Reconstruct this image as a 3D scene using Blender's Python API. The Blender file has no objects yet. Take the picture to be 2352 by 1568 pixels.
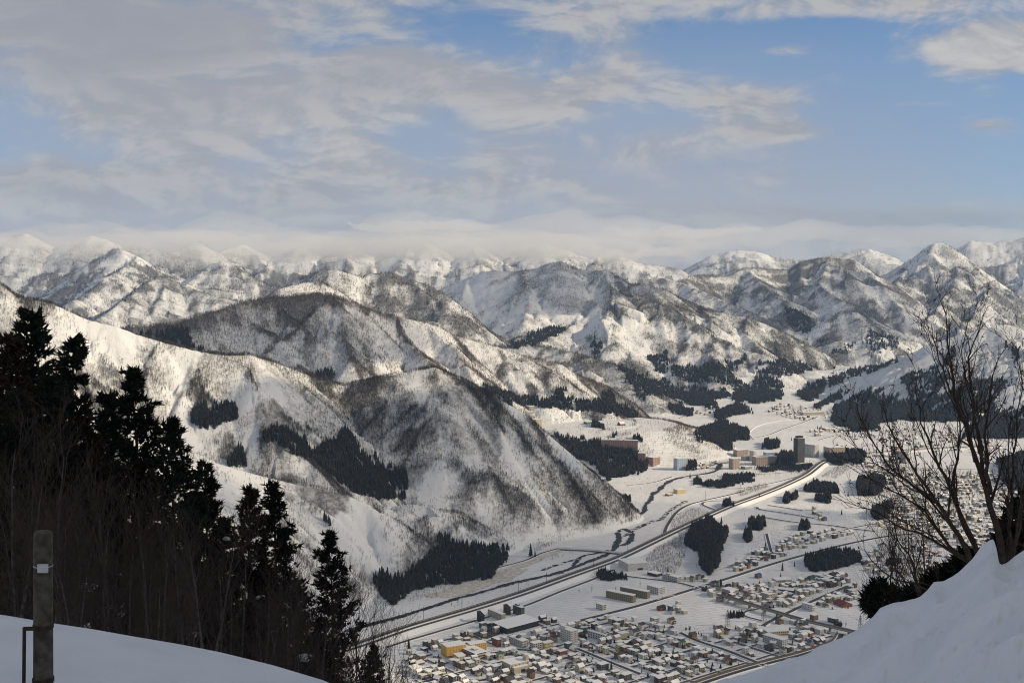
import bpy, bmesh, math, random, time
import numpy as np
from mathutils import Vector, Matrix
T0 = time.time()
SC = bpy.context.scene
COL = SC.collection
R = math.radians
# ------------------------------------------------------------------ camera
# The place is laid out in metres round a viewpoint at the origin, 550 m above the valley floor.
# Sight lines are given in units of the 2352 x 1568 view so that bearings read off the photo
# become real positions once a distance (or the ground) is known.
FV, CXV, CYV, HZ = 2522.0, 1176.0, 784.0, 680.0
PITCH = math.atan((CYV - HZ) / FV)
cam_d = bpy.data.cameras.new('camera')
cam = bpy.data.objects.new('camera', cam_d); COL.objects.link(cam)
cam_d.sensor_width = 36.0; cam_d.lens = 36.0 * FV / 2352.0
cam_d.clip_start = 0.3; cam_d.clip_end = 90000.0
cam.location = (0, 0, 0); cam.rotation_euler = (math.pi / 2 - PITCH, 0, 0)
SC.camera = cam
# ------------------------------------------------------------------ light
SUN_AZ, SUN_EL = 97.0, 27.0            # degrees clockwise from the view direction (+Y), above the horizon
sun_d = bpy.data.lights.new('sun', 'SUN'); sun_d.energy = 4.9; sun_d.angle = R(0.53); sun_d.color = (1.0, 0.825, 0.565)
sun = bpy.data.objects.new('sun', sun_d); COL.objects.link(sun)
SDIR = Vector((math.sin(R(SUN_AZ)) * math.cos(R(SUN_EL)), math.cos(R(SUN_AZ)) * math.cos(R(SUN_EL)), math.sin(R(SUN_EL))))
sun.rotation_euler = (-SDIR).to_track_quat('-Z', 'Y').to_euler()
SC.view_settings.view_transform = 'Standard'; SC.view_settings.look = 'None'
SC.view_settings.exposure = -0.17; SC.view_settings.gamma = 1.0
SC.cycles.use_denoising = True; SC.cycles.denoising_prefilter = 'ACCURATE'; SC.cycles.filter_width = 1.05
SC.cycles.max_bounces = 5; SC.cycles.diffuse_bounces = 2; SC.cycles.glossy_bounces = 2
SC.cycles.transparent_max_bounces = 24; SC.cycles.volume_bounces = 3
SC.cycles.transmission_bounces = 2
SC.cycles.sample_clamp_indirect = 4.0
# sky: Nishita sky with a broken cloud deck, laid out by compass bearing and elevation
w = bpy.data.worlds.new('World'); SC.world = w; w.use_nodes = True
def build_world():
    nt = w.node_tree; N = nt.nodes; L = nt.links
    for n in list(N): N.remove(n)
    def math_(op, a, b=None, c=None, clamp=False):
        n = N.new('ShaderNodeMath'); n.operation = op; n.use_clamp = clamp
        for k, v in enumerate((a, b, c)):
            if v is None: continue
            if isinstance(v, (int, float)): n.inputs[k].default_value = v
            else: L.new(v, n.inputs[k])
        return n.outputs[0]
    def mixc(f, a, b):
        n = N.new('ShaderNodeMix'); n.data_type = 'RGBA'
        for k, v in ((0, f), (6, a), (7, b)):
            if isinstance(v, tuple): n.inputs[k].default_value = (*v, 1)
            elif isinstance(v, (int, float)): n.inputs[k].default_value = v
            else: L.new(v, n.inputs[k])
        return n.outputs[2]
    def rng_(v, a, b, c=0.0, d=1.0):
        n = N.new('ShaderNodeMapRange'); n.interpolation_type = 'SMOOTHSTEP'
        L.new(v, n.inputs['Value'])
        for k, x in zip(('From Min', 'From Max', 'To Min', 'To Max'), (a, b, c, d)): n.inputs[k].default_value = x
        return n.outputs['Result']
    tc = N.new('ShaderNodeTexCoord'); sx = N.new('ShaderNodeSeparateXYZ'); L.new(tc.outputs['Generated'], sx.inputs[0])
    dx, dy, dz = sx.outputs
    # bearing and elevation tangents, in thousandths of the sight-line unit used for the layout
    dyc = math_('MAXIMUM', math_('ABSOLUTE', dy), .12)
    a = math_('MULTIPLY_ADD', math_('DIVIDE', dx, dyc), 2.522, 1.176)
    b = math_('MULTIPLY_ADD', math_('DIVIDE', dz, dyc), -2.522, .680)
    cv = N.new('ShaderNodeCombineXYZ'); L.new(a, cv.inputs[0]); L.new(b, cv.inputs[1]); P = cv.outputs[0]
    def noise(vec, sc, off, detail=6.0, rough=.55, dist=0.0):
        m = N.new('ShaderNodeMapping'); m.inputs['Scale'].default_value = sc; m.inputs['Location'].default_value = off
        L.new(vec, m.inputs['Vector'])
        n = N.new('ShaderNodeTexNoise'); n.inputs['Scale'].default_value = 1.0; n.inputs['Detail'].default_value = detail
        n.inputs['Roughness'].default_value = rough; n.inputs['Distortion'].default_value = dist
        L.new(m.outputs[0], n.inputs['Vector']); return n.outputs['Fac']
    def gauss(cx, cy, rx, ry, amp):
        s = N.new('ShaderNodeVectorMath'); s.operation = 'SUBTRACT'; L.new(P, s.inputs[0]); s.inputs[1].default_value = (cx / 1000, cy / 1000, 0)
        m = N.new('ShaderNodeVectorMath'); m.operation = 'MULTIPLY'; L.new(s.outputs[0], m.inputs[0]); m.inputs[1].default_value = (1000 / rx, 1000 / ry, 0)
        d = N.new('ShaderNodeVectorMath'); d.operation = 'DOT_PRODUCT'; L.new(m.outputs[0], d.inputs[0]); L.new(m.outputs[0], d.inputs[1])
        return math_('MULTIPLY', math_('EXPONENT', math_('MULTIPLY', d.outputs['Value'], -1.0)), amp)
    def total(lst):
        t = None
        for g in lst:
            v = gauss(*g); t = v if t is None else math_('ADD', t, v)
        return t
    n1 = noise(P, (3.6, 8.6, 1), (5.3, 1.7, 0), 8, .62, .35)
    n2 = noise(P, (3.6, 8.6, 1), (5.3 - .09, 1.7 + .16, 0), 8, .62, .35)       # the same clouds a step towards the light
    n3 = noise(P, (1.1, 2.2, 1), (7.7, 4.2, 0), 4, .5)
    bias = total([(200, 60, 620, 230, .34), (560, 270, 330, 75, .22), (330, 240, 200, 60, .10), (900, 170, 330, 60, .16), (1350, 80, 230, 45, .22), (1330, 210, 330, 60, .18),
                  (1180, 290, 180, 35, .14), (800, 355, 170, 38, .14), (430, 330, 130, 35, .12), (1720, 240, 170, 30, .26), (1810, 300, 150, 28, .24), (2000, 505, 480, 30, .34), (2260, 120, 190, 62, .36),
                  (2330, 125, 130, 60, .12), (1825, 122, 80, 22, .24), (2250, 288, 75, 22, .28), (2085, 243, 70, 9, .25), (1700, 30, 500, 35, .16), (120, 430, 250, 75, .24), (500, 460, 400, 80, .16),
                  (1000, 450, 700, 110, .10), (1560, 345, 260, 40, .10), (2150, 20, 300, 40, .10), (2240, 380, 120, 20, .08),
                  (60, 345, 330, 55, -.20), (700, 345, 90, 40, -.10), (960, 310, 80, 50, -.16), (1080, 75, 120, 60, -.16), (1270, 170, 60, 40, -.06), (1900, 90, 240, 80, -.10),
                  (2050, 270, 330, 130, -.17), (2150, 420, 300, 60, -.14), (1560, 150, 90, 60, -.10)])
    dens = math_('ADD', n1, bias)
    m1 = rng_(dens, .45, .75)
    # thin veil in the lower sky, thicker away from the clear quarter on the right
    veil = math_('MULTIPLY', rng_(b, -.05, .36), rng_(a, 2.6, 1.55, .48, 1.0))
    veil = math_('MULTIPLY', veil, rng_(n3, .2, .62, .55, 1.0))
    low = rng_(b, .45, .60)                                        # cloud lying along the mountains
    sky = N.new('ShaderNodeTexSky'); sky.sky_type = 'NISHITA'; sky.sun_disc = False
    sky.sun_elevation = R(SUN_EL); sky.sun_rotation = R(SUN_AZ); sky.altitude = 900
    sky.air_density = 1.0; sky.dust_density = .4; sky.ozone_density = 4.0
    bg0 = N.new('ShaderNodeBackground'); bg0.inputs[1].default_value = SKY_S; tint = N.new('ShaderNodeMix'); tint.data_type = 'RGBA'; tint.blend_type = 'MULTIPLY'; tint.inputs[0].default_value = 1.0; tint.inputs[7].default_value = (.92, .99, 1.05, 1); L.new(sky.outputs[0], tint.inputs[6]); L.new(tint.outputs[2], bg0.inputs[0])
    # cloud brightness: bright towards the sun side, grey where thick
    lit = rng_(math_('SUBTRACT', n1, n2), -.07, .09)
    thick = rng_(dens, .62, 1.0)
    up = total([(150, 60, 700, 220, .55), (1900, 500, 500, 32, .5), (2200, 510, 260, 30, .6)])
    c = mixc(lit, (.415, .418, .448), (.59, .568, .55))
    c = mixc(math_('MINIMUM', math_('ADD', math_('MULTIPLY', thick, .45), up), .9), c, (.362, .366, .402))
    glow = total([(2260, 120, 210, 60, .8), (560, 290, 330, 60, .35), (800, 355, 170, 40, .3), (1240, 540, 900, 60, .75), (1180, 290, 150, 30, .3), (100, 480, 350, 60, .25)])
    c = mixc(math_('MULTIPLY', glow, rng_(n1, .35, .7)), c, (.80, .76, .70))
    bgc = N.new('ShaderNodeBackground'); L.new(c, bgc.inputs[0]); bgc.inputs[1].default_value = 1.0
    vcol = mixc(rng_(b, .30, .62), (.365, .43, .555), (.52, .508, .51))
    bgv = N.new('ShaderNodeBackground'); L.new(vcol, bgv.inputs[0]); bgv.inputs[1].default_value = 1.0
    ms = N.new('ShaderNodeMixShader'); L.new(veil, ms.inputs[0]); L.new(bg0.outputs[0], ms.inputs[1]); L.new(bgv.outputs[0], ms.inputs[2])
    cm_ = math_('MAXIMUM', math_('MULTIPLY', m1, rng_(b, .62, .40, .25, .93)), math_('MULTIPLY', low, rng_(n3, .25, .7, .3, .75)))
    ms2 = N.new('ShaderNodeMixShader'); L.new(cm_, ms2.inputs[0]); L.new(ms.outputs[0], ms2.inputs[1]); L.new(bgc.outputs[0], ms2.inputs[2])
    # broken overcast overhead and behind the viewpoint
    q = N.new('ShaderNodeMapping'); L.new(tc.outputs['Generated'], q.inputs['Vector']); q.inputs['Scale'].default_value = (3, 3, 5)
    nh = N.new('ShaderNodeTexNoise'); nh.inputs['Scale'].default_value = 1.0; nh.inputs['Detail'].default_value = 6; L.new(q.outputs[0], nh.inputs['Vector'])
    hi = math_('MAXIMUM', rng_(dz, .27, .42), rng_(dy, .30, .05))
    hi = math_('MULTIPLY', math_('MULTIPLY', hi, rng_(nh.outputs['Fac'], .30, .55, .45, 1.0)), rng_(dz, -.02, .03))
    bgh = N.new('ShaderNodeBackground'); bgh.inputs[1].default_value = 1.0; L.new(mixc(rng_(nh.outputs['Fac'], .35, .7), (.36, .37, .39), (.27, .285, .32)), bgh.inputs[0])
    ms3 = N.new('ShaderNodeMixShader'); L.new(hi, ms3.inputs[0]); L.new(ms2.outputs[0], ms3.inputs[1]); L.new(bgh.outputs[0], ms3.inputs[2])
    out = N.new('ShaderNodeOutputWorld'); L.new(ms3.outputs[0], out.inputs['Surface'])
SKY_S = 0.115
build_world()

# ------------------------------------------------------------------ helpers
def ray(px, py):
    px = np.asarray(px, float); py = np.asarray(py, float)
    u = (px - CXV) / FV; v = (CYV - py) / FV
    c, s = math.cos(PITCH), math.sin(PITCH)
    return u, c + v * s, -s + v * c
def at(px, py, Y):
    u, y, z = ray(px, py)
    t = Y / y
    return np.array([u * t, Y + 0 * t, z * t])
def proj(x, y, z):
    c, s = math.cos(PITCH), math.sin(PITCH)
    d = y * c - z * s
    return CXV + FV * x / d, CYV - FV * (y * s + z * c) / d
def floor_z(y):
    y = np.asarray(y, float)
    k = 250.0
    return -550.0 + 0.03 * k * np.logaddexp(0, (y - 3100.0) / k)
def ground(px, py, dz=0.0):
    Y = 1600.0
    for _ in range(60):
        u, yy, zz = ray(px, py)
        Y = 0.5 * Y + 0.5 * float((floor_z(Y) + dz) / (zz / yy))
    return at(px, py, Y)
def link(o, parent=None):
    COL.objects.link(o)
    if parent is not None: o.parent = parent
    return o
def tag(o, label=None, cat=None, group=None, kind=None):
    if label: o['label'] = label
    if cat: o['category'] = cat
    if group: o['group'] = group
    if kind: o['kind'] = kind
    return o
def np_mesh(name, verts, faces, mats, smooth=False, mat_idx=None):
    """verts (n,3); faces: (m,k) array or list of such arrays"""
    me = bpy.data.meshes.new(name)
    if not isinstance(faces, list): faces = [faces]
    faces = [np.asarray(f, np.int32) for f in faces if len(f)]
    nv = len(verts)
    me.vertices.add(nv); me.vertices.foreach_set('co', np.asarray(verts, np.float32).ravel())
    loops = np.concatenate([f.ravel() for f in faces])
    tot = np.concatenate([np.full(len(f), f.shape[1], np.int32) for f in faces])
    start = np.concatenate([[0], np.cumsum(tot)[:-1]]).astype(np.int32)
    me.loops.add(len(loops)); me.loops.foreach_set('vertex_index', loops)
    me.polygons.add(len(tot)); me.polygons.foreach_set('loop_start', start); me.polygons.foreach_set('loop_total', tot)
    if mat_idx is not None: me.polygons.foreach_set('material_index', np.asarray(mat_idx, np.int32))
    if smooth: me.polygons.foreach_set('use_smooth', np.ones(len(tot), bool))
    for m in (mats if isinstance(mats, (list, tuple)) else [mats]): me.materials.append(m)
    me.update(calc_edges=True)
    return me
def hash2(ix, iy, seed):
    h = (ix.astype(np.int64) * 374761393 + iy.astype(np.int64) * 668265263 + seed * 1274126177) & 0x7fffffff
    h = ((h ^ (h >> 13)) * 1274126177) & 0x7fffffff
    h = (h ^ (h >> 16)) & 0xffff
    return h.astype(np.float32) / 65535.0
def vnoise(x, y, seed=0):
    x = np.asarray(x, np.float64); y = np.asarray(y, np.float64)
    ix = np.floor(x); iy = np.floor(y)
    fx = (x - ix).astype(np.float32); fy = (y - iy).astype(np.float32)
    ix = ix.astype(np.int64); iy = iy.astype(np.int64)
    fx = fx * fx * fx * (fx * (fx * 6 - 15) + 10); fy = fy * fy * fy * (fy * (fy * 6 - 15) + 10)
    a = hash2(ix, iy, seed); b = hash2(ix + 1, iy, seed); c = hash2(ix, iy + 1, seed); d = hash2(ix + 1, iy + 1, seed)
    return (a + (b - a) * fx) * (1 - fy) + (c + (d - c) * fx) * fy
def fbm(x, y, seed=0, oct=4, gain=0.5):
    s = 0; a = 1.0; t = 0
    for o in range(oct):
        s = s + a * (vnoise(x * 2 ** o + 17.3 * o, y * 2 ** o - 9.1 * o, seed + o) * 2 - 1); t += a; a *= gain
    return s / t
def sstep(a, b, x):
    t = np.clip((x - a) / (b - a), 0, 1); return t * t * (3 - 2 * t)
def in_poly(px, py, poly):
    r = np.zeros(px.shape, bool); n = len(poly); j = n - 1
    for i in range(n):
        xi, yi = poly[i]; xj, yj = poly[j]
        if yi != yj:
            r ^= ((yi > py) != (yj > py)) & (px < (xj - xi) * (py - yi) / (yj - yi) + xi)
        j = i
    return r
# materials -------------------------------------------------------------
def new_mat(name):
    m = bpy.data.materials.new(name); m.use_nodes = True
    nt = m.node_tree; b = nt.nodes['Principled BSDF']
    b.inputs['Roughness'].default_value = 0.8
    if 'Specular IOR Level' in b.inputs: b.inputs['Specular IOR Level'].default_value = 0.2
    return m, nt, b
def mat_noise(name, c1, c2, scale=5.0, rough=0.85, detail=5.0, lo=0.35, hi=0.65, bump=0.0, coord='Object', spec=0.2):
    m, nt, b = new_mat(name)
    tc = nt.nodes.new('ShaderNodeTexCoord'); n = nt.nodes.new('ShaderNodeTexNoise')
    n.inputs['Scale'].default_value = scale; n.inputs['Detail'].default_value = detail
    nt.links.new(tc.outputs[coord], n.inputs['Vector'])
    cr = nt.nodes.new('ShaderNodeValToRGB')
    cr.color_ramp.elements[0].position = lo; cr.color_ramp.elements[1].position = hi
    cr.color_ramp.elements[0].color = (*c1, 1); cr.color_ramp.elements[1].color = (*c2, 1)
    nt.links.new(n.outputs['Fac'], cr.inputs['Fac']); nt.links.new(cr.outputs['Color'], b.inputs['Base Color'])
    b.inputs['Roughness'].default_value = rough
    b.inputs['Specular IOR Level'].default_value = spec
    if bump:
        bp = nt.nodes.new('ShaderNodeBump'); bp.inputs['Strength'].default_value = bump
        nt.links.new(n.outputs['Fac'], bp.inputs['Height']); nt.links.new(bp.outputs['Normal'], b.inputs['Normal'])
    return m
rng = np.random.default_rng(7)
random.seed(7)
# ------------------------------------------------------------------ terrain
# One height field: a valley floor plus mountains built from crest lines (main ridges, spurs, side spurs).
NU, NY = 1150, 1150
U = np.linspace(-0.60, 0.60, NU)
YG = np.concatenate([np.geomspace(40, 900, 90, endpoint=False), np.geomspace(900, 16500, NY - 90)])
gx = (U[None, :] * YG[:, None]); gy = np.repeat(YG[:, None], NU, 1)
# group ids: 0 floor 1 near mountain 2 low snow hill 3 middle mountain 4 central mountain 5 back ridges 6 far range 7 ski hill 8 plateau 9 home slope
RIDGES = []   # group, pts(px,py,Y), side slope, options
def ridge(g, pts, S=0.8, auto=None, w=4.0, flat=0.0):
    P = np.array([at(a, b, c) for a, b, c in pts])
    if len(P) > 2 and g == 6:                                   # broken crest line between the surveyed points
        Q = [P[0]]; rj = np.random.default_rng(len(RIDGES) + 50)
        for i in range(len(P) - 1):
            n = int(np.clip(np.linalg.norm(P[i + 1, :2] - P[i, :2]) / (P[i, 1] * .012), 1, 6))
            for k in range(1, n + 1):
                q = P[i] + (P[i + 1] - P[i]) * k / n
                if k < n: q = q + [rj.normal(0, .0012) * q[1], rj.normal(0, .002) * q[1], rj.normal(0, .0016 if g == 6 else .0009) * q[1]]
                Q.append(q)
        P = np.array(Q)
    RIDGES.append(dict(g=g, P=P, S=S, auto=auto, w=w, flat=flat))
# near mountain
ridge(1, [(-500,520,2300),(-200,590,2330),(0,655,2350),(30,680,2350),(120,697,2380),(200,735,2400),(265,750,2420),(315,770,2430),(370,785,2440),(450,805,2460),(520,818,2480),(570,815,2500),(620,830,2560),(680,852,2620),(740,874,2660),(790,885,2690),(850,872,2710),(920,857,2730),(1000,843,2750),(1060,870,2760),(1120,900,2760),(1190,942,2750),(1250,990,2740),(1310,1045,2720),(1350,1077,2710),(1380,1120,2700),(1400,1150,2690),(1422,1195,2680)], 0.88, (1e9,420,0.62,.14))
for s in (
          [(570,815,2500),(578,880,2420),(605,950,2350),(650,1010,2300),(720,1075,2260)],
          [(450,805,2460),(430,880,2360),(400,960,2250)],
          [(370,785,2440),(330,860,2330),(290,950,2200)],
          [(240,745,2410),(190,830,2290),(150,930,2150)],
          [(240,745,2410),(215,800,2350),(200,860,2290)]):
    ridge(1, s, 0.85, (110,170,0.75,.3), 6.0)
# low snow hill in front of it
ridge(2, [(300,985,1900),(430,1030,2000),(500,1065,2050),(590,1090,2120),(650,1105,2170),(720,1120,2190),(800,1138,2200),(855,1165,2190),(885,1225,2150),(905,1290,2100),(930,1335,2065)], 0.8, (110,120,0.6,.14))
ridge(2, [(650,1105,2170),(690,1170,2100),(740,1250,2030),(790,1330,1980)], 0.8, None, 8.0)
# shelf under the fluted face
ridge(1, [(880,1165,2330),(960,1160,2370),(1040,1170,2400),(1100,1200,2400),(1150,1235,2390)], 0.6, None, 20.0)
# middle mountain
ridge(3, [(250,760,3300),(310,750,3350),(400,745,3450),(470,722,3550),(560,692,3700),(640,682,3800),(700,676,3850),(760,676,3880),(800,688,3900),(850,713,3950),(907,727,4000),(1006,748,4080),(1041,769,4100),(1139,794,4150),(1192,815,4180),(1290,838,4220),(1333,864,4250),(1396,889,4290),(1438,917,4330),(1490,962,4380)], 0.85, (280,520,0.6,.14))
for s in ([(907,727,4000),(928,783,3880),(968,815,3760),(1009,846,3650),(1040,900,3500)],
          [(928,785,3880),(870,830,3720),(805,872,3560),(750,910,3420)],
          [(850,713,3950),(790,775,3750),(720,830,3560),(650,880,3400)],
          [(760,676,3880),(690,750,3680),(610,815,3500),(560,850,3380)],
          [(640,682,3800),(570,760,3600),(510,810,3450)],
          [(1041,769,4100),(1090,830,3980),(1140,885,3880)],
          [(1139,794,4150),(1190,850,4050),(1240,900,3950)],
          [(1192,815,4180),(1270,855,4110),(1340,900,4050),(1390,930,4010)]):
    ridge(3, s, 0.8, (180,260,0.6,.3), 8.0)
# back ridges
ridge(5, [(560,700,4600),(643,663,4700),(690,650,4800),(735,646,4900),(770,665,4900),(809,693,4950),(870,720,5000),(960,750,5000)], 0.75, (300,450,.55,.14))
ridge(5, [(680,640,5600),(735,621,5600),(770,619,5600),(833,637,5650),(851,628,5700),(890,627,5700),(932,638,5700),(981,653,5700),(1027,677,5650),(1051,706,5600),(1087,737,5550),(1122,762,5500),(1150,786,5450)], 0.8, (320,520,.55,.14))
# central mountain
ridge(4, [(980,690,6500),(1023,660,6500),(1051,649,6500),(1115,622,6500),(1192,621,6450),(1238,614,6450),(1266,602,6450),(1287,598,6450),(1315,611,6450),(1340,622,6450),(1389,621,6400),(1420,634,6350),(1452,652,6300),(1480,653,6300),(1525,665,6350),(1564,687,6350),(1624,706,6350),(1676,723,6350),(1715,727,6350),(1792,758,6350),(1842,783,6350),(1884,804,6350),(1922,829,6350),(1944,846,6350)], 0.72, (420,700,.5,.14))
for s in ([(1452,652,6300),(1385,706,6100),(1312,748,5900),(1245,783,5700),(1165,797,5500)],
          [(1389,621,6400),(1330,680,6200),(1260,730,6000),(1190,775,5750)],
          [(1470,655,6290),(1525,700,6150),(1564,724,6050),(1610,750,5950),(1641,775,5870),(1676,788,5820),(1715,806,5780),(1754,814,5740),(1800,840,5700)],
          [(1525,700,6150),(1490,745,5950),(1450,790,5750),(1420,830,5600)],
          [(1610,750,5950),(1580,790,5800),(1550,830,5650)],
          [(1715,727,6350),(1710,765,6150),(1735,790,6000)]):
    ridge(4, s, 0.7, (260,330,.5,.35), 10.0)
ridge(4, [(1100,802,5100),(1146,796,5100),(1255,795,5100),(1297,804,5050),(1361,822,5000),(1410,836,4950),(1450,868,4900),(1490,900,4850)], 0.6, (200,220,.45,.14))
# range to the right, middle distance
ridge(5, [(1480,640,7800),(1525,640,7800),(1560,648,7800),(1600,630,8200),(1669,633,8300),(1710,614,8400),(1760,617,8500),(1813,618,8600),(1842,600,8600),(1880,592,8600),(1908,588,8600),(1958,593,8600),(1990,620,8500),(2030,650,8400),(2080,690,8300),(2120,720,8200)], 0.72, (450,700,.5,.14))
ridge(5, [(1560,648,7800),(1640,680,7500),(1720,715,7200),(1800,750,7000),(1860,780,6900)], 0.65, (300,330,.45,.14))
ridge(5, [(1710,614,8400),(1760,660,8000),(1815,705,7600),(1858,740,7300)], 0.65, (300,330,.45,.14))
ridge(5, [(1908,588,8600),(1880,650,8200),(1910,680,7900),(1960,700,7700),(2020,745,7400),(2060,785,7200)], 0.65, (300,330,.45,.14))
ridge(5, [(1830,790,7000),(1859,765,7000),(1900,735,7050),(1937,714,7100),(1965,716,7100),(2000,738,7000),(2035,760,6900),(2060,790,6800)], 0.6, (250,280,.4,.14))
# right-hand peaks
ridge(6, [(1990,650,9300),(2040,625,9300),(2084,600,9300),(2123,574,9300),(2144,558,9300),(2165,556,9300),(2186,568,9300),(2207,597,9200),(2246,620,9100),(2281,645,9000),(2352,683,8800),(2450,720,8600)], 0.85, (450,800,.6,.14))
ridge(6, [(2084,600,9300),(2060,650,8800),(2070,700,8400),(2100,740,8000)], 0.75, (300,330,.5,.14))
ridge(6, [(2207,597,9200),(2190,660,8600),(2160,700,8200),(2120,740,7800)], 0.75, (300,330,.5,.14))
ridge(6, [(2281,645,9000),(2250,690,8400),(2230,730,8000),(2200,760,7600)], 0.75, (300,330,.5,.14))
ridge(6, [(2180,580,12000),(2228,553,12000),(2280,556,12000),(2320,552,12000),(2352,545,12000),(2450,520,12000),(2600,500,12000)], 0.7, (600,900,.5,.14))
# far snowy range, its tops in cloud
ridge(6, [(-400,540,10500),(-150,530,10500),(0,548,10500),(60,535,10500),(130,568,10500),(210,540,10500),(280,572,10500),(330,572,10400)], 0.62, (600,1500,.46,.14))
ridge(6, [(260,570,9500),(316,588,9400),(340,610,9300),(383,638,9200),(432,660,9100),(492,684,9000)], 0.75, (350,500,.55,.14))
ridge(6, [(316,588,9400),(260,630,8900),(210,670,8500),(150,710,8100)], 0.65, (350,450,.5,.14))
ridge(5, [(200,745,7300),(242,722,7400),(299,676,7700),(340,648,7900),(366,634,8000),(395,642,8000),(422,654,8000),(492,683,7900),(560,712,7800)], 0.78, (300,500,.6,.14))
ridge(6, [(420,650,9000),(457,625,9000),(485,605,9000),(510,598,9000),(538,606,9000),(576,634,8900),(643,664,8800)], 0.75, (350,500,.55,.14))
ridge(6, [(330,572,10400),(400,580,10800),(450,556,11000),(500,582,11200),(560,560,11500),(620,592,11500),(690,568,11500),(740,588,11500),(800,562,11500),(860,590,11500),(920,570,11500),(980,558,11500),(1030,582,11500),(1090,562,11500),(1140,590,11500),(1200,572,11500),(1250,558,11500),(1300,574,11500),(1350,592,11500),(1400,586,11500),(1480,606,11500),(1560,618,11500)], 0.62, (520,1500,.46,.14))
ridge(6, [(1540,640,13000),(1588,621,13000),(1641,584,13000),(1697,574,13000),(1736,577,13000),(1771,588,13000),(1842,598,13000),(1880,594,13500),(1912,586,13500),(1947,577,13500),(1993,571,13500),(2035,584,13500),(2052,597,13500),(2110,620,13500)], 0.6, (600,900,.45,.14))
# ski hill on the right
ridge(7, [(1800,880,5900),(1840,868,5800),(1890,868,5600),(1930,872,5500),(1990,862,5400),(2053,834,5300),(2102,811,5200),(2158,783,5150),(2257,758,5100),(2290,748,5100),(2309,745,5100),(2330,760,5050),(2352,779,5000),(2450,780,4900),(2600,740,4900)], 0.6, (350,420,.42,.35), 25.0)
ridge(7, [(2309,745,5100),(2290,810,4900),(2260,870,4750),(2220,915,4620)], 0.6, (200,200,.5,.14))
ridge(7, [(1700,900,6050),(1768,858,6000),(1830,856,6000),(1908,850,6100),(1960,840,6200)], 0.13, None, 30.0)
# plateau behind the near mountain's foot
ridge(8, [(1050,985,3820),(1150,975,3840),(1300,970,3860),(1400,973,3860),(1440,985,3850)], 0.5, None, 30.0, 230.0)
# slopes either side of the viewpoint
def auto_spurs():
    rs = np.random.default_rng(11)
    out = []
    for r in RIDGES:
        if not r['auto']: continue
        step, length, slope, rough = r['auto']
        P = r['P']; seg = np.linalg.norm(np.diff(P[:, :2], axis=0), axis=1); L = np.concatenate([[0], np.cumsum(seg)])
        s = step * rs.uniform(.2, .8)
        while s < L[-1]:
            p = np.array([np.interp(s, L, P[:, k]) for k in range(3)])
            i = min(np.searchsorted(L, s, 'right') - 1, len(seg) - 1)
            hgt = p[2] - float(floor_z(p[1]))
            if (r['g'] == 1 and p[0] / p[1] > .0) or hgt < 60: s += step; continue
            t = (P[i + 1, :2] - P[i, :2]) / max(seg[i], 1e-6)
            for sd in (1, -1):
                n = np.array([-t[1], t[0]]) * sd
                if abs(P[-1, 1] - P[0, 1]) < 0.8 * abs(P[-1, 0] - P[0, 0]) and n[1] > 0 and rs.random() < .5: continue
                ang = rs.normal(0, .35)
                # spurs lean down the fall of the crest
                lean = -0.5 * np.sign(P[min(i + 1, len(P) - 1), 2] - P[i, 2]) * t
                d = n + lean * rs.uniform(0, 1); d /= np.linalg.norm(d)
                d = np.array([d[0] * math.cos(ang) - d[1] * math.sin(ang), d[0] * math.sin(ang) + d[1] * math.cos(ang)])
                ln = min(length * rs.uniform(.5, 1.15), .8 * hgt / slope); k = 5; q = [p.copy()]; dd = d
                q[0][2] -= 2.0
                for j in range(k):
                    a = rs.normal(0, rough); dd = np.array([dd[0] * math.cos(a) - dd[1] * math.sin(a), dd[0] * math.sin(a) + dd[1] * math.cos(a)])
                    st = ln / k
                    q.append(np.array([q[-1][0] + dd[0] * st, q[-1][1] + dd[1] * st, q[-1][2] - st * slope * rs.uniform(.75, 1.25)]))
                out.append(dict(g=r['g'], P=np.array(q), S=r['S'] * 1.0, auto=None, w=5.0, flat=0.0))
                # side spurs
                for j in range(1, k):
                    if rs.random() < .4:
                        b = q[j]; a = rs.choice([-1, 1]) * rs.uniform(.6, 1.1); e = q[min(j + 1, k)] - q[j]; e = e[:2] / np.linalg.norm(e[:2])
                        e = np.array([e[0] * math.cos(a) - e[1] * math.sin(a), e[0] * math.sin(a) + e[1] * math.cos(a)])
                        l2 = ln * rs.uniform(.2, .4)
                        out.append(dict(g=r['g'], P=np.array([b, [b[0] + e[0] * l2, b[1] + e[1] * l2, b[2] - l2 * slope * 1.15]]), S=r['S'], auto=None, w=3.0, flat=0.0))
            s += step * rs.uniform(.65, 1.4)
    return out
ALLR = RIDGES + auto_spurs()
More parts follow.
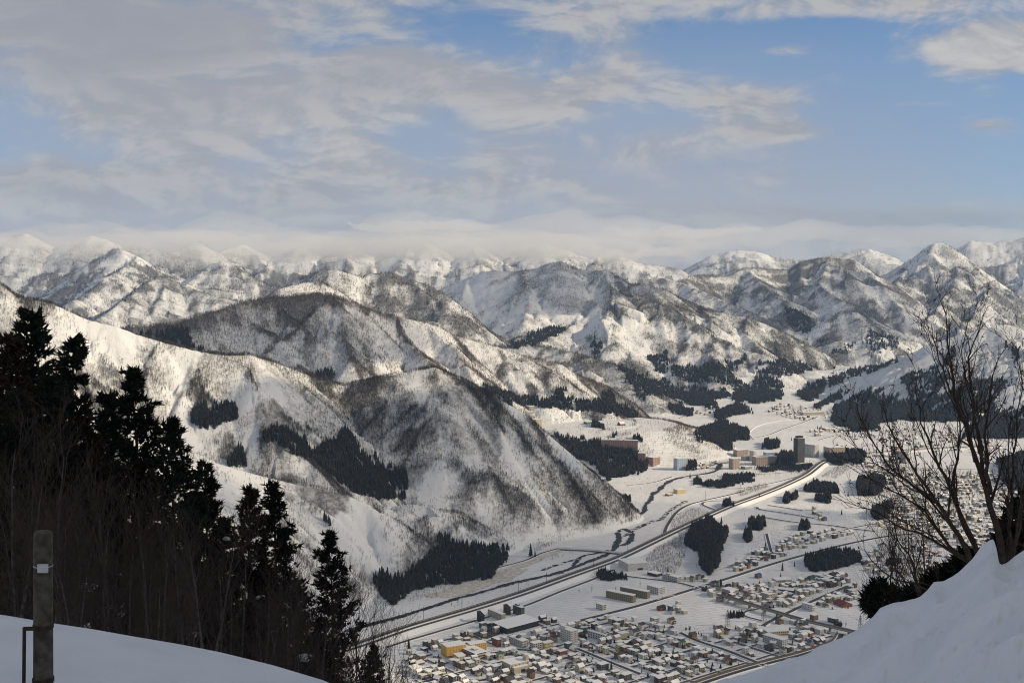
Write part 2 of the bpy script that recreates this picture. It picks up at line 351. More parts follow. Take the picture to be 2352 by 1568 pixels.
# gentle wobble of the plan so that crests are not ruled lines
wob = 0.0014 * gy
wx = gx + wob * fbm(gx / (0.05 * gy + 40), gy / 150.0, 3, 3)
wy = gy + 2.2 * wob * fbm(gx / 140.0, gy / 140.0, 5, 4)
fz = floor_z(gy)
gz = fz.copy(); own = np.zeros(gz.shape, np.int8); rs_ = np.zeros(gz.shape); rd_ = np.zeros(gz.shape); gm_ = fz.copy() - 400; rsm = np.zeros(gz.shape); rdm = np.zeros(gz.shape); mm_ = np.zeros(gz.shape)
arc = 0.0
for r in ALLR:
    P = r['P']
    sl_ = -np.diff(P[:, 2]) / np.linalg.norm(np.diff(P[:, :2], axis=0), axis=1); vs_ = np.concatenate([[sl_[0]], .5 * (sl_[1:] + sl_[:-1]), [sl_[-1]]])
    if len(vs_) > 4: vs_ = np.convolve(np.pad(vs_, 1, mode='edge'), [.25, .5, .25], 'valid')
    for i in range(len(P) - 1):
        a, b = P[i], P[i + 1]
        S = r['S']; fl = r['flat']
        zt = max(a[2], b[2]); base = float(floor_z(max(min(a[1], b[1]), 100)))
        rad = max((zt - base) / S + fl + 30, 20) * 1.05
        y0, y1 = min(a[1], b[1]) - rad, max(a[1], b[1]) + rad
        j0, j1 = np.searchsorted(YG, max(y0, 41)), np.searchsorted(YG, y1)
        if j1 <= j0: continue
        ylo = max(y0, 200.0)
        x0, x1 = min(a[0], b[0]) - rad, max(a[0], b[0]) + rad
        um = min(x0 / ylo, x0 / y1); uM = max(x1 / ylo, x1 / y1)
        i0, i1 = np.searchsorted(U, um), np.searchsorted(U, uM)
        if i1 <= i0: continue
        X = wx[j0:j1, i0:i1]; Y = wy[j0:j1, i0:i1]
        dx, dy = b[0] - a[0], b[1] - a[1]; l2 = dx * dx + dy * dy + 1e-6
        t = np.clip(((X - a[0]) * dx + (Y - a[1]) * dy) / l2, 0, 1)
        d = np.sqrt((X - a[0] - t * dx) ** 2 + (Y - a[1] - t * dy) ** 2)
        if fl: d = np.maximum(d - fl, 0)
        w = r['w']
        h = a[2] + t * (b[2] - a[2]) - S * (np.sqrt(d * d + w * w) - w)
        cur = gz[j0:j1, i0:i1]
        mk = h > cur
        cur[mk] = h[mk]; own[j0:j1, i0:i1][mk] = r['g']
        side = np.sign((X - a[0]) * dy - (Y - a[1]) * dx)
        rs_[j0:j1, i0:i1][mk] = (arc + t * math.sqrt(l2) + side * 5000)[mk]; rd_[j0:j1, i0:i1][mk] = d[mk]
        if r['auto']:
            cm2 = gm_[j0:j1, i0:i1]; m2 = h > cm2; cm2[m2] = h[m2]; rsm[j0:j1, i0:i1][m2] = (arc + t * math.sqrt(l2) + side * 5000)[m2]; rdm[j0:j1, i0:i1][m2] = d[m2]; mm_[j0:j1, i0:i1][m2] = np.clip((vs_[i] + t * (vs_[i + 1] - vs_[i])) / S, -1.3, 1.3)[m2]
        arc += math.sqrt(l2)
# home slope: falls from the viewpoint to the valley floor
hs = -4.0 - 0.55 * np.maximum(gy - 14, 0) - 0.10 * gx * sstep(0, 300, gy) * 0.0 + 9 * fbm(gx / 60., gy / 60., 21, 4) * sstep(30, 200, gy)
hs = hs - 0.16 * np.maximum(gx, 0)
mk = hs > gz
gz[mk] = hs[mk]; own[mk] = 9
# soften the foot of the slopes and roughen the surface
rel = gz - fz
hm = sstep(2, 60, rel)
nz = fbm(gx / 90.0, gy / 90.0, 31, 5, .55)
rid = 1 - np.abs(fbm(gx / 70.0, gy / 130.0, 41, 3))
# runnels straight down the side of every crest
kk = 1.0 + gy / 4500.0
rsm = np.where(rdm > 0, rsm, rs_); rdw = np.where(rdm > 0, rdm, rd_)
fan = rsm - mm_ * rdw + 14 * fbm(gx / 60., gy / 60., 49, 3)
run = np.abs(fbm(fan / (52 * kk), rdw / 420.0, 43, 3)) * 2.2 - .5
amp = np.where(own == 8, 1.5, 2.8) * (0.55 + gy / 6500.0)
gz = gz + hm * amp * (nz + 0.7 * (rid - .75)) + hm * np.where(own == 8, 0, 1) * np.minimum(rdw * .14, 15 * kk) * run
gz = np.where(rel < 2, fz + 0.35 * fbm(gx / 40., gy / 40., 51, 3), gz)
rel = gz - fz
# sight test along every column of the grid: which ground can be seen from the viewpoint
sl = gz / gy
cm = np.maximum.accumulate(sl, axis=0)
cm = np.vstack([np.full((1, NU), -9.0), cm[:-1]])
vis = (sl + 7.0 / gy) >= cm
PX, PY = proj(gx, gy, gz)
# slopes
dzy = np.gradient(gz, axis=0) / np.gradient(gy, axis=0)
dzx = np.gradient(gz, axis=1) / np.gradient(gx, axis=1)
steep = np.hypot(dzx, dzy)
print('terrain', round(time.time() - T0, 1))
def height(x, y):
    """terrain height at points"""
    x = np.asarray(x, float); y = np.asarray(y, float)
    fj = np.clip(np.interp(y, YG, np.arange(NY)), 0, NY - 1.001); fi = np.clip((x / y - U[0]) / (U[1] - U[0]), 0, NU - 1.001)
    j = fj.astype(int); i = fi.astype(int); b = fj - j; a = fi - i
    return (gz[j, i] * (1 - a) + gz[j, i + 1] * a) * (1 - b) + (gz[j + 1, i] * (1 - a) + gz[j + 1, i + 1] * a) * b
# ground cover: share of bare woodland (0..1), stored on the mesh as a land-cover mask
n1 = fbm(gx / 210.0, gy / 320.0, 61, 5, .55)
n2 = fbm(gx / 60.0, gy / 90.0, 71, 4, .55)
cover = sstep(-.28, .32, n1 * .8 + n2 * .55 + .05)
cover *= sstep(3, 25, rel)
alt = sstep(150, 520, gz)
cover = np.where(np.isin(own, (1, 2)), .22 + cover * .62, cover)
cover = np.where(own == 3, .52 + .36 * cover, cover)
cover = np.where(np.isin(own, (4, 5)), .56 + .46 * cover, cover)
cover = np.where(own == 6, (.55 + .45 * cover) * (1 - .45 * alt), cover)
cover = np.where(own == 7, .15 + .45 * cover, cover)
cover = np.where(own == 8, .3 * cover, cover)
cover = cover + np.isin(own, (3, 4, 5, 6)) * .38 * np.exp(-rd_ / (14 * kk)) * (1 - .8 * alt)  # darker crest lines: crest trees, with shading put into the cover
stripe = sstep(-.25, .28, fbm(fan / (40 * kk), rdw / 520.0, 47, 3) * .8 + .25 * n2)  # downhill wood streaks; they also put flute shading into the cover
cover = np.where(np.isin(own, (1, 2, 3, 4, 5, 6)), cover * (.72 + .45 * stripe), cover)
cover = np.where((own == 4) & (PX < 1410) & (PY < 770), cover * .62, cover)
cover = np.where(own == 0, 0, cover)
def snow_mat():
    m, nt, b = new_mat('snow_and_woodland')
    N = nt.nodes; Lk = nt.links
    geo = N.new('ShaderNodeNewGeometry')
    at_ = N.new('ShaderNodeAttribute'); at_.attribute_name = 'cover'
    mp = N.new('ShaderNodeMapping'); mp.inputs['Scale'].default_value = (1, 1, .4)
    Lk.new(geo.outputs['Position'], mp.inputs['Vector'])
    n = N.new('ShaderNodeTexNoise'); n.inputs['Scale'].default_value = .08; n.inputs['Detail'].default_value = 6; n.inputs['Roughness'].default_value = .85
    Lk.new(mp.outputs['Vector'], n.inputs['Vector'])
    # wooded where noise is under the cover value
    ad = N.new('ShaderNodeMath'); ad.operation = 'ADD'; Lk.new(n.outputs['Fac'], ad.inputs[0])
    mu = N.new('ShaderNodeMath'); mu.operation = 'MULTIPLY_ADD'; mu.inputs[1].default_value = .62; mu.inputs[2].default_value = -.42
    Lk.new(at_.outputs['Fac'], mu.inputs[0]); Lk.new(mu.outputs[0], ad.inputs[1])
    mr = N.new('ShaderNodeMapRange'); mr.inputs['From Min'].default_value = .36; mr.inputs['From Max'].default_value = .74; mr.inputs['To Max'].default_value = .85
    Lk.new(ad.outputs[0], mr.inputs['Value'])
    n3 = N.new('ShaderNodeTexNoise'); n3.inputs['Scale'].default_value = .012; n3.inputs['Detail'].default_value = 3
    Lk.new(geo.outputs['Position'], n3.inputs['Vector'])
    wood = N.new('ShaderNodeMix'); wood.data_type = 'RGBA'
    wood.inputs[6].default_value = (.082, .071, .063, 1); wood.inputs[7].default_value = (.052, .053, .057, 1)
    Lk.new(n3.outputs['Fac'], wood.inputs[0])
    mx = N.new('ShaderNodeMix'); mx.data_type = 'RGBA'
    mx.inputs[6].default_value = (.82, .83, .85, 1)
    Lk.new(mr.outputs['Result'], mx.inputs[0]); Lk.new(wood.outputs[2], mx.inputs[7])
    Lk.new(mx.outputs[2], b.inputs['Base Color'])
    bp = N.new('ShaderNodeBump'); bp.inputs['Strength'].default_value = .5; bp.inputs['Distance'].default_value = 6.0
    Lk.new(n.outputs['Fac'], bp.inputs['Height']); Lk.new(bp.outputs['Normal'], b.inputs['Normal'])
    b.inputs['Roughness'].default_value = .75
    return m
M_LAND = snow_mat()
def floor_mat():
    m, nt, b = new_mat('valley_snow'); N = nt.nodes; L = nt.links
    geo = N.new('ShaderNodeNewGeometry')
    n = N.new('ShaderNodeTexNoise'); n.inputs['Scale'].default_value = .006; n.inputs['Detail'].default_value = 9; n.inputs['Roughness'].default_value = .62
    L.new(geo.outputs['Position'], n.inputs['Vector'])
    cr = N.new('ShaderNodeValToRGB'); cr.color_ramp.elements[0].position = .3; cr.color_ramp.elements[1].position = .6
    cr.color_ramp.elements[0].color = (.70, .70, .72, 1); cr.color_ramp.elements[1].color = (.83, .835, .85, 1)
    L.new(n.outputs['Fac'], cr.inputs['Fac'])
    # field terraces: faint straight edges under the snow
    mp = N.new('ShaderNodeMapping'); mp.inputs['Rotation'].default_value = (0, 0, R(-38)); mp.inputs['Scale'].default_value = (.010, .024, 0)
    L.new(geo.outputs['Position'], mp.inputs['Vector'])
    br = N.new('ShaderNodeTexBrick'); br.inputs['Scale'].default_value = 1.0; br.inputs['Mortar Size'].default_value = .02; br.inputs['Mortar Smooth'].default_value = .8; br.inputs['Bias'].default_value = .0
    br.inputs['Color1'].default_value = (1, 1, 1, 1); br.inputs['Color2'].default_value = (1, 1, 1, 1); br.inputs['Mortar'].default_value = (.0, .0, .0, 1)
    wv = N.new('ShaderNodeVectorMath'); wv.operation = 'ADD'; L.new(mp.outputs[0], wv.inputs[0])
    n2 = N.new('ShaderNodeTexNoise'); n2.inputs['Scale'].default_value = .004; L.new(geo.outputs['Position'], n2.inputs['Vector']); L.new(n2.outputs['Color'], wv.inputs[1]); L.new(wv.outputs[0], br.inputs['Vector'])
    ad = N.new('ShaderNodeMath'); ad.operation = 'MULTIPLY_ADD'; ad.inputs[1].default_value = 2.2; L.new(n.outputs['Fac'], ad.inputs[0]); L.new(br.outputs['Color'], ad.inputs[2])
    bp = N.new('ShaderNodeBump'); bp.inputs['Strength'].default_value = .7; bp.inputs['Distance'].default_value = 1.8
    L.new(ad.outputs[0], bp.inputs['Height']); L.new(bp.outputs['Normal'], b.inputs['Normal'])
    L.new(cr.outputs['Color'], b.inputs['Base Color']); b.inputs['Roughness'].default_value = .75
    return m
M_FLOOR = floor_mat()
GNAMES = {0: ('valley_ground', 'flat snow covered valley floor with fields between the roads'), 1: ('mountain', 'fluted snowy mountain nearest the town, thin bare woods in its gullies'),
 2: ('hill', 'low snowy hill in front of the fluted mountain'), 3: ('mountain', 'brown wooded mountain with sunny spurs behind the fluted mountain'),
 4: ('mountain', 'broad blue shaded central mountain with a pointed wooded summit'), 5: ('mountain', 'wooded back ridges between the central mountain and the far range'),
 6: ('mountain', 'far high snowy range with tops in cloud'), 7: ('hill', 'right hand hill with ski runs and dark cedar woods'),
 8: ('plateau', 'snowy terrace with houses behind the foot of the fluted mountain'), 9: ('slope', 'steep home slope falling from the viewpoint to the valley')}
def build_land():
    idx = np.arange(NY * NU).reshape(NY, NU)
    q = np.stack([idx[:-1, :-1], idx[:-1, 1:], idx[1:, 1:], idx[1:, :-1]], -1).reshape(-1, 4)
    fo = own[:-1, :-1].ravel()
    V = np.stack([gx.ravel(), gy.ravel(), gz.ravel()], 1); cv = cover.ravel()
    for g, (nm, lab) in GNAMES.items():
        f = q[fo == g]
        if not len(f): continue
        used = np.unique(f); remap = np.full(NY * NU, -1, np.int32); remap[used] = np.arange(len(used))
        me = np_mesh(nm, V[used], remap[f], M_FLOOR if g in (0, 8) else M_LAND, smooth=True)
        a = me.attributes.new('cover', 'FLOAT', 'POINT'); a.data.foreach_set('value', cv[used].astype(np.float32))
        o = link(bpy.data.objects.new(nm, me)); tag(o, lab, kind='structure')
build_land()
print('land', round(time.time() - T0, 1))
# ------------------------------------------------------------------ woods
def blade(p, d, ln, w, up):
    d = np.array(d, float); d /= np.linalg.norm(d)
    s = np.cross(d, up); n = np.linalg.norm(s); s = s / n if n > 1e-6 else np.array([1., 0, 0])
    p = np.array(p, float)
    return [p - s * w / 2, p + s * w / 2, p + d * ln]
def bare_template(nb, nt, seed, w=.03, tw=.03):
    r = np.random.default_rng(seed); T = []
    for k in range(2):
        a = k * 1.57 + r.uniform(0, 1); T.append([[-.5 * tw * math.cos(a), -.5 * tw * math.sin(a), -.1], [.5 * tw * math.cos(a), .5 * tw * math.sin(a), -.1], [r.normal(0, .03), r.normal(0, .03), 1.0]])
    for i in range(nb):
        z = r.uniform(.22, .85); a = r.uniform(0, 6.283) if i > 1 else i * 3.1
        sp = r.uniform(.45, 1.1); d = [math.cos(a) * sp, math.sin(a) * sp, 1.0]
        ln = r.uniform(.3, .5) * (1.15 - z * .6)
        T.append(blade([0, 0, z], d, ln, w, r.normal(0, 1, 3)))
        dd = np.array(d) / np.linalg.norm(d)
        for j in range(nt):
            q = np.array([0, 0, z]) + dd * ln * r.uniform(.25, .8)
            T.append(blade(q, dd + r.normal(0, .55, 3) + [0, 0, .3], ln * r.uniform(.35, .6), w * .8, r.normal(0, 1, 3)))
    v = np.array(T).reshape(-1, 3)
    return v, np.arange(len(v)).reshape(-1, 3)
def cedar_template(tiers, k, seed, wid=.2, base=.06):
    r = np.random.default_rng(seed); V = []; F = []
    for t in range(tiers):
        f = t / tiers
        z0 = base + (1 - base) * f * .92; z1 = min(1.0, z0 + (1 - base) / tiers * 1.75)
        if t == tiers - 1: z1 = 1.0
        rad = wid * (1 - f) ** .75 * r.uniform(.9, 1.1) + .012
        o = len(V); V.append([r.normal(0, .01), r.normal(0, .01), z1]); a0 = r.uniform(0, 6)
        for i in range(2 * k):
            a = a0 + math.pi * i / k
            q = rad * (r.uniform(.85, 1.15) if i % 2 == 0 else r.uniform(.45, .65))
            V.append([math.cos(a) * q, math.sin(a) * q, z0 + (0 if i % 2 == 0 else .03) + r.normal(0, .012)])
        for i in range(2 * k): F.append([o, o + 1 + i, o + 1 + (i + 1) % (2 * k)])
    return np.array(V), np.array(F)
def scatter_mesh(name, pts, hgt, temps, mat, wide=None, seed=1, parent=None):
    r = np.random.default_rng(seed)
    n = len(pts); which = r.integers(0, len(temps), n); ya = r.uniform(0, 6.283, n)
    if wide is None: wide = r.uniform(.85, 1.2, n)
    VS, FS = [], []; off = 0
    for k, (tv, tf) in enumerate(temps):
        s = which == k
        if not s.any(): continue
        p = pts[s]; h = hgt[s]; c = np.cos(ya[s]); sn = np.sin(ya[s]); w = (h * wide[s])
        x = (tv[None, :, 0] * c[:, None] - tv[None, :, 1] * sn[:, None]) * w[:, None] + p[:, 0:1]
        y = (tv[None, :, 0] * sn[:, None] + tv[None, :, 1] * c[:, None]) * w[:, None] + p[:, 1:2]
        z = tv[None, :, 2] * h[:, None] + p[:, 2:3]
        v = np.stack([x, y, z], -1).reshape(-1, 3)
        f = (tf[None] + (np.arange(len(p)) * len(tv))[:, None, None]).reshape(-1, 3) + off
        off += len(v); VS.append(v); FS.append(f)
    me = np_mesh(name, np.concatenate(VS), np.concatenate(FS), mat)
    return link(bpy.data.objects.new(name, me), parent)
CA = np.abs(np.gradient(gx, axis=1) * np.gradient(gy, axis=0)) * np.sqrt(1 + steep ** 2 * .3)
def sample(mask, dens, seed=1):
    """random points on the terrain cells in mask; dens = trees per square metre (array or number)"""
    r = np.random.default_rng(seed)
    lam = np.where(mask, CA * dens, 0.0)
    cnt = r.poisson(np.minimum(lam, 50))
    j, i = np.nonzero(cnt); rep = cnt[j, i]
    j = np.repeat(j, rep); i = np.repeat(i, rep)
    fj = np.clip(j + r.uniform(-.5, .5, len(j)), 0, NY - 1.01); fi = np.clip(i + r.uniform(-.5, .5, len(i)), 0, NU - 1.01)
    y = np.interp(fj, np.arange(NY), YG); x = (U[0] + fi * (U[1] - U[0])) * y
    return np.stack([x, y, height(x, y)], 1)
M_BARE = mat_noise('bare_wood_bark', (.050, .040, .033), (.105, .088, .075), .05, .9)
M_BARE_RED = mat_noise('russet_bare_wood_bark', (.090, .058, .041), (.155, .104, .075), .05, .9)
M_CEDAR = mat_noise('cedar_foliage', (.005, .006, .005), (.040, .038, .029), .16, .9, lo=.36, hi=.74)
BT_N = [bare_template(9, 2, 100 + i, .028, .035) for i in range(6)]
BT_M = [bare_template(7, 0, 120 + i, .055, .045) for i in range(5)]
BT_F = [bare_template(4, 0, 140 + i, .09, .07) for i in range(4)]
CT_N = [cedar_template(6, 5, 160 + i) for i in range(5)]
CT_M = [cedar_template(4, 4, 170 + i, .22) for i in range(4)]
CT_F = [cedar_template(3, 3, 180 + i, .25) for i in range(4)]
CEDAR = {  # dark cedar woods on the slopes, outlined on the view, with the range of distances they stand at
 1: [(1800, 2900, [(440,935),(460,920),(500,915),(540,930),(548,960),(480,985),(440,975)]),
     (1800, 2900, [(605,990),(630,973),(680,985),(700,1000),(715,1030),(722,1062),(680,1050),(640,1022),(608,1015)]),
     (1800, 2900, [(712,1030),(760,1003),(800,975),(808,990),(830,1028),(850,1038),(930,1073),(937,1110),(925,1143),(880,1148),(820,1132),(770,1103),(730,1067)]),
     (1800, 2900, [(518,1068),(545,1015),(560,1020),(562,1068)]),
     (1700, 2600, [(854,1310),(880,1308),(922,1318),(960,1290),(995,1258),(1041,1234),(1087,1242),(1167,1246),(1167,1291),(1127,1312),(1127,1330),(1051,1338),(960,1350),(930,1366),(900,1385),(868,1365),(854,1336)]),
     (1800, 2600, [(995,1225),(1020,1222),(1045,1240),(1030,1252),(1000,1240)]),
     (1800, 2600, [(720,1165),(765,1190),(800,1215),(795,1222),(740,1195)])],
 8: [(3000, 4600, [(1255,990),(1300,998),(1350,1003),(1400,1008),(1450,1026),(1482,1045),(1484,1085),(1440,1087),(1400,1102),(1375,1078),(1330,1052),(1290,1022)]),
     (3000, 4600, [(1348,976),(1368,966),(1399,980),(1380,984)]), (3000, 4600, [(1396,1005),(1414,992),(1418,1010)]), (3000, 4600, [(1436,990),(1466,996),(1480,1016),(1455,1012)])],
 3: [(3000, 5200, [(1087,869),(1122,883),(1157,892),(1199,904),(1225,902),(1245,911),(1260,911),(1283,886),(1307,886),(1297,908),(1340,915),(1382,913),(1385,893),(1403,893),(1421,918),(1452,932),(1475,957),(1442,957),(1403,947),(1333,943),(1255,936),(1167,926),(1122,905)]),
     (2900, 4600, [(383,750),(430,750),(455,790),(520,817),(450,805),(400,792),(320,772),(310,762)]),
     (2900, 4600, [(697,857),(735,850),(770,843),(775,860),(750,875),(715,870)])],
 4: [(5000, 7000, [(1157,795),(1245,751),(1290,746),(1302,757),(1235,792),(1200,796)]), (5000, 7000, [(1360,788),(1370,774),(1380,790),(1380,803),(1367,825),(1360,815)]),  # first outline: dark cedars stand in for a patch of shade
     (4500, 7000, [(1412,838),(1438,838),(1473,850),(1501,864),(1562,878),(1562,913),(1491,905),(1477,919),(1459,894),(1438,862)]),
     (5000, 7000, [(1484,816),(1533,802),(1538,843),(1522,859),(1491,831)]),
     (5000, 7000, [(1539,832),(1578,839),(1620,837),(1659,827),(1694,827),(1715,806),(1712,830),(1676,857),(1722,880),(1680,884),(1606,880),(1546,862)]),
     (5000, 7000, [(1740,827),(1771,830),(1799,823),(1842,830),(1880,846),(1824,859),(1771,862),(1797,880),(1793,912),(1754,926),(1676,919),(1694,885),(1733,873),(1743,850)]),
     (4500, 7000, [(1525,880),(1595,885),(1666,890),(1680,912),(1641,912),(1652,940),(1589,929),(1525,908)])],
 0: [(4000, 7000, [(1532,924),(1560,922),(1594,938),(1589,954),(1557,954),(1536,940)]), (4000, 7000, [(1645,941),(1694,925),(1724,934),(1722,947),(1669,957),(1645,964)]),
     (3500, 6000, [(1595,987),(1652,964),(1700,975),(1724,988),(1720,1007),(1678,1014),(1676,1038),(1634,1017),(1595,1010)])],
 7: [(4000, 7000, [(1834,896),(1863,876),(1898,865),(1898,876),(1884,906),(1856,919),(1834,911)]), (4000, 7000, [(1908,864),(1944,855),(1940,873),(1910,885),(1896,898)]),
     (4000, 7000, [(1870,931),(1905,908),(1944,890),(1946,903),(1898,929),(1880,941)]),
     (4000, 6200, [(1912,936),(1947,911),(1996,890),(2024,886),(2031,903),(2074,911),(2090,890),(2053,873),(2105,851),(2158,841),(2185,857),(2150,900),(2211,878),(2246,869),(2281,865),(2332,876),(2285,917),(2288,947),(2360,925),(2420,925),(2420,1005),(2200,1012),(2239,968),(2088,964),(2017,968),(2021,989),(1961,989),(1912,971)]),
     (4000, 7000, [(1947,846),(2030,833),(2060,818),(2072,826),(2010,850),(1950,864)]),
     (4000, 6200, [(2175,800),(2190,795),(2185,830),(2165,850)]), (4000, 6200, [(2300,770),(2330,790),(2352,830),(2340,835),(2310,800)])],
 5: [(6000, 9000, [(1908,804),(1947,785),(1970,785),(1947,813),(1915,817)]), (6000, 9000, [(1863,783),(1922,763),(1894,785)]), (6000, 9000, [(2000,760),(2060,770),(2070,799),(2010,805),(1985,790)]),
     (6000, 9000, [(1792,714),(1820,703),(1858,722),(1868,745),(1852,767),(1820,757),(1812,735)]),
     (6000, 9000, [(299,672),(340,648),(366,632),(300,680),(245,725)])],
}
cedar_mask = np.zeros(gz.shape, bool)
PWX = 13 * fbm(gx / 34., gy / 55., 91, 4, .6); PWY = 8 * fbm(gx / 26., gy / 70., 95, 4, .6)
def poly_mask(y0, y1, poly, h):
    m = (gy > y0) & (gy < y1) & vis
    hp = h * .75 * FV / gy
    return m & in_poly(PX + PWX, PY - 1 + PWY, poly) & in_poly(PX + PWX, PY - hp + PWY, poly)
WOODN = {1: 'dark cedar plantation blocks on the fluted mountain', 8: 'dark cedar belt below the snowy terrace by the pink hotel', 3: 'dark cedar belt along the foot of the brown wooded mountain',
 4: 'dark cedar woods at the foot of the central mountain, some standing in for shade', 0: 'dark cedar clumps on the upper valley fields', 7: 'dark cedar woods beside the ski runs', 5: 'distant dark cedar patches between the back ridges'}
for g, lst in CEDAR.items():
    tot = np.zeros(gz.shape, bool); h0 = {1: 17, 5: 16, 4: 17, 7: 18}.get(g, 18)
    for y0, y1, poly in lst: tot |= poly_mask(y0, y1, poly, h0)
    cedar_mask |= tot
    yy = np.mean(gy[tot]) if tot.any() else 3000
    dens = {1: 1 / 11., 8: 1 / 16., 3: 1 / 20., 4: 1 / 34., 0: 1 / 20., 7: 1 / 26., 5: 1 / 60.}[g]
    p = sample(tot, dens, 300 + g); p = p[fbm(p[:, 0] / 16, p[:, 1] / 24, 131, 3) < .34]
    if not len(p): continue
    h = h0 * rng.uniform(.58, 1.22, len(p)) * (1 + .15 * fbm(p[:, 0] / 40, p[:, 1] / 40, 9, 2))
    T = CT_N if g == 1 else (CT_M if g in (8, 3, 0) else CT_F)
    o = scatter_mesh('cedar_wood', p, h, T, M_CEDAR, seed=g); tag(o, WOODN[g], 'woodland', kind='stuff')
    print('cedar', g, len(p))
# bare broadleaf woods
CLEAR = [  # open snow chutes and meadows without trees
 [(230,740),(265,752),(315,772),(340,785),(300,830),(250,820),(190,780),(170,745)], [(560,818),(580,815),(640,850),(700,920),(700,980),(660,960),(620,930),(590,890)],
 [(400,900),(445,800),(470,815),(430,900),(395,990),(370,990)], [(560,905),(620,900),(650,960),(640,990),(560,960),(545,930)],
 [(935,1075),(1000,1085),(1065,1105),(1070,1140),(950,1145),(925,1135)], [(640,1108),(720,1122),(800,1142),(855,1170),(880,1225),(890,1280),(830,1260),(760,1200),(690,1150)],
 [(1000,850),(1040,870),(1120,960),(1180,1050),(1150,1060),(1080,970),(1020,900)], [(1030,930),(1060,960),(1110,1050),(1100,1080),(1050,1000)],
 [(560,1020),(580,960),(600,960),(590,1030)], [(1050,1260),(1150,1230),(1300,1210),(1420,1200),(1420,1260),(1200,1260)]]
clear = np.zeros(gz.shape, np.float32)
for c in CLEAR: clear = np.maximum(clear, (in_poly(PX, PY, c) & (own < 3)).astype(np.float32))
slo = steep
GULLY = [[(1013,885),(1027,903),(1016,927),(995,955),(967,990),(946,1033),(925,1075)], [(1023,927),(1041,955),(1058,980),(1080,1015),(1104,1054),(1130,1085),(1171,1158),(1182,1186)], [(1076,885),(1101,920),(1122,948),(1150,985)], [(1101,885),(1132,920),(1167,959),(1203,987),(1234,1022),(1270,1054),(1300,1090)],
 [(1157,990),(1189,1026),(1210,1057),(1240,1105),(1262,1150),(1290,1185)], [(960,927),(918,969),(886,997),(851,1029),(820,1065)], [(1185,1031),(1227,1105),(1262,1158),(1298,1186)], [(1262,1028),(1333,1133),(1368,1193)], [(1287,1024),(1385,1168),(1403,1193)], [(905,900),(880,940),(846,980),(815,1020)], [(985,905),(968,950),(938,1000),(905,1045)], [(1140,940),(1200,1010),(1250,1070),(1285,1120)],
 [(575,850),(590,900),(610,960),(640,1005)], [(860,1165),(905,1220),(940,1270),(980,1300)], [(700,900),(690,950),(720,1010)], [(480,840),(470,900),(440,960)], [(340,850),(315,910),(290,960)], [(200,770),(170,830),(130,880)]]
gul = np.full(gz.shape, 99.0, np.float32)
g1_ = (own == 1) & vis; gpx = PX[g1_] + 3 * n2[g1_]; gpy = PY[g1_]; gd = np.full(gpx.shape, 99.0)
for L_ in GULLY:
    for (xa, ya), (xb, yb) in zip(L_[:-1], L_[1:]):
        t_ = np.clip(((gpx - xa) * (xb - xa) + (gpy - ya) * (yb - ya)) / ((xb - xa) ** 2 + (yb - ya) ** 2), 0, 1)
        gd = np.minimum(gd, np.hypot(gpx - xa - t_ * (xb - xa), gpy - ya - t_ * (yb - ya)))
gul[g1_] = gd
gmul = np.where(own == 1, .92 + 2.2 * np.exp(-(gul / 4.0) ** 2), 1.0)      # brush lines down the gullies
shade_f = sstep(-.32, .22, n1 * .6 + n2 * .8) ** 1.3         # wood density pattern
crest = np.zeros(gz.shape, np.float32)
lap = np.gradient(np.gradient(gz, axis=1), axis=1) / (np.gradient(gx, axis=1) ** 2)
BD = {1: 1 / 8.5, 2: 1 / 15., 3: 1 / 24., 8: 1 / 90., 4: 1 / 55., 5: 1 / 70., 6: 1 / 330.}
BH = {1: 8.5, 2: 8.0, 3: 10.0, 8: 9.0, 4: 12.0, 5: 13.0, 6: 21.0}
BN = {1: 'thin bare broadleaf woods streaking the fluted mountain', 2: 'sparse bare shrubs and trees on the low snowy hill', 3: 'fine bare brown woods covering the sunny middle mountain',
 8: 'bare trees dotted over the snowy terrace', 4: 'bare grey woods on the central mountain', 5: 'faint bare woods on the back ridges', 6: 'dark specks of trees and rock on the far snowy range'}
for g in BD:
    m = (own == g) & vis & ~cedar_mask & (rel > 5) & (np.abs(U)[None, :] < .50)
    if g == 1 or g == 2: m &= ~((PX < 640) & (PY > 1110))
    d = BD[g] * (.12 + .88 * shade_f) * (1 - .93 * clear)
    if g == 8: d = d * (slo > .12) * 4 + BD[g] * .1
    if g == 3: d = BD[g] * (.5 + .5 * shade_f)
    d = d * (.40 + 1.15 * stripe) * gmul
    if g in (1, 3, 4): d = d * (1 + 1.6 * np.exp(-rd_ / 22.0))
    if g == 6: d = BD[g] * (.15 + 1.3 * shade_f) * (1 - .75 * alt)
    if g == 5: m &= gy < 9000; d = BD[g] * (.3 + .9 * shade_f) * (1 - .45 * (gy > 6500))
    if g == 4: d = d * np.where((PX < 1400) & (PY < 765), .25, 1.0)
    p = sample(m, d, 400 + g)
    h = BH[g] * rng.uniform(.55, 1.25, len(p))
    T = BT_N if g in (1, 2) else (BT_M if g in (3, 8) else BT_F)
    o = scatter_mesh('bare_wood', p, h, T, M_BARE if g in (1, 2, 4, 5, 6) else M_BARE_RED, seed=40 + g); tag(o, BN[g], 'woodland', kind='stuff')
    print('bare', g, len(p), round(time.time() - T0, 1))
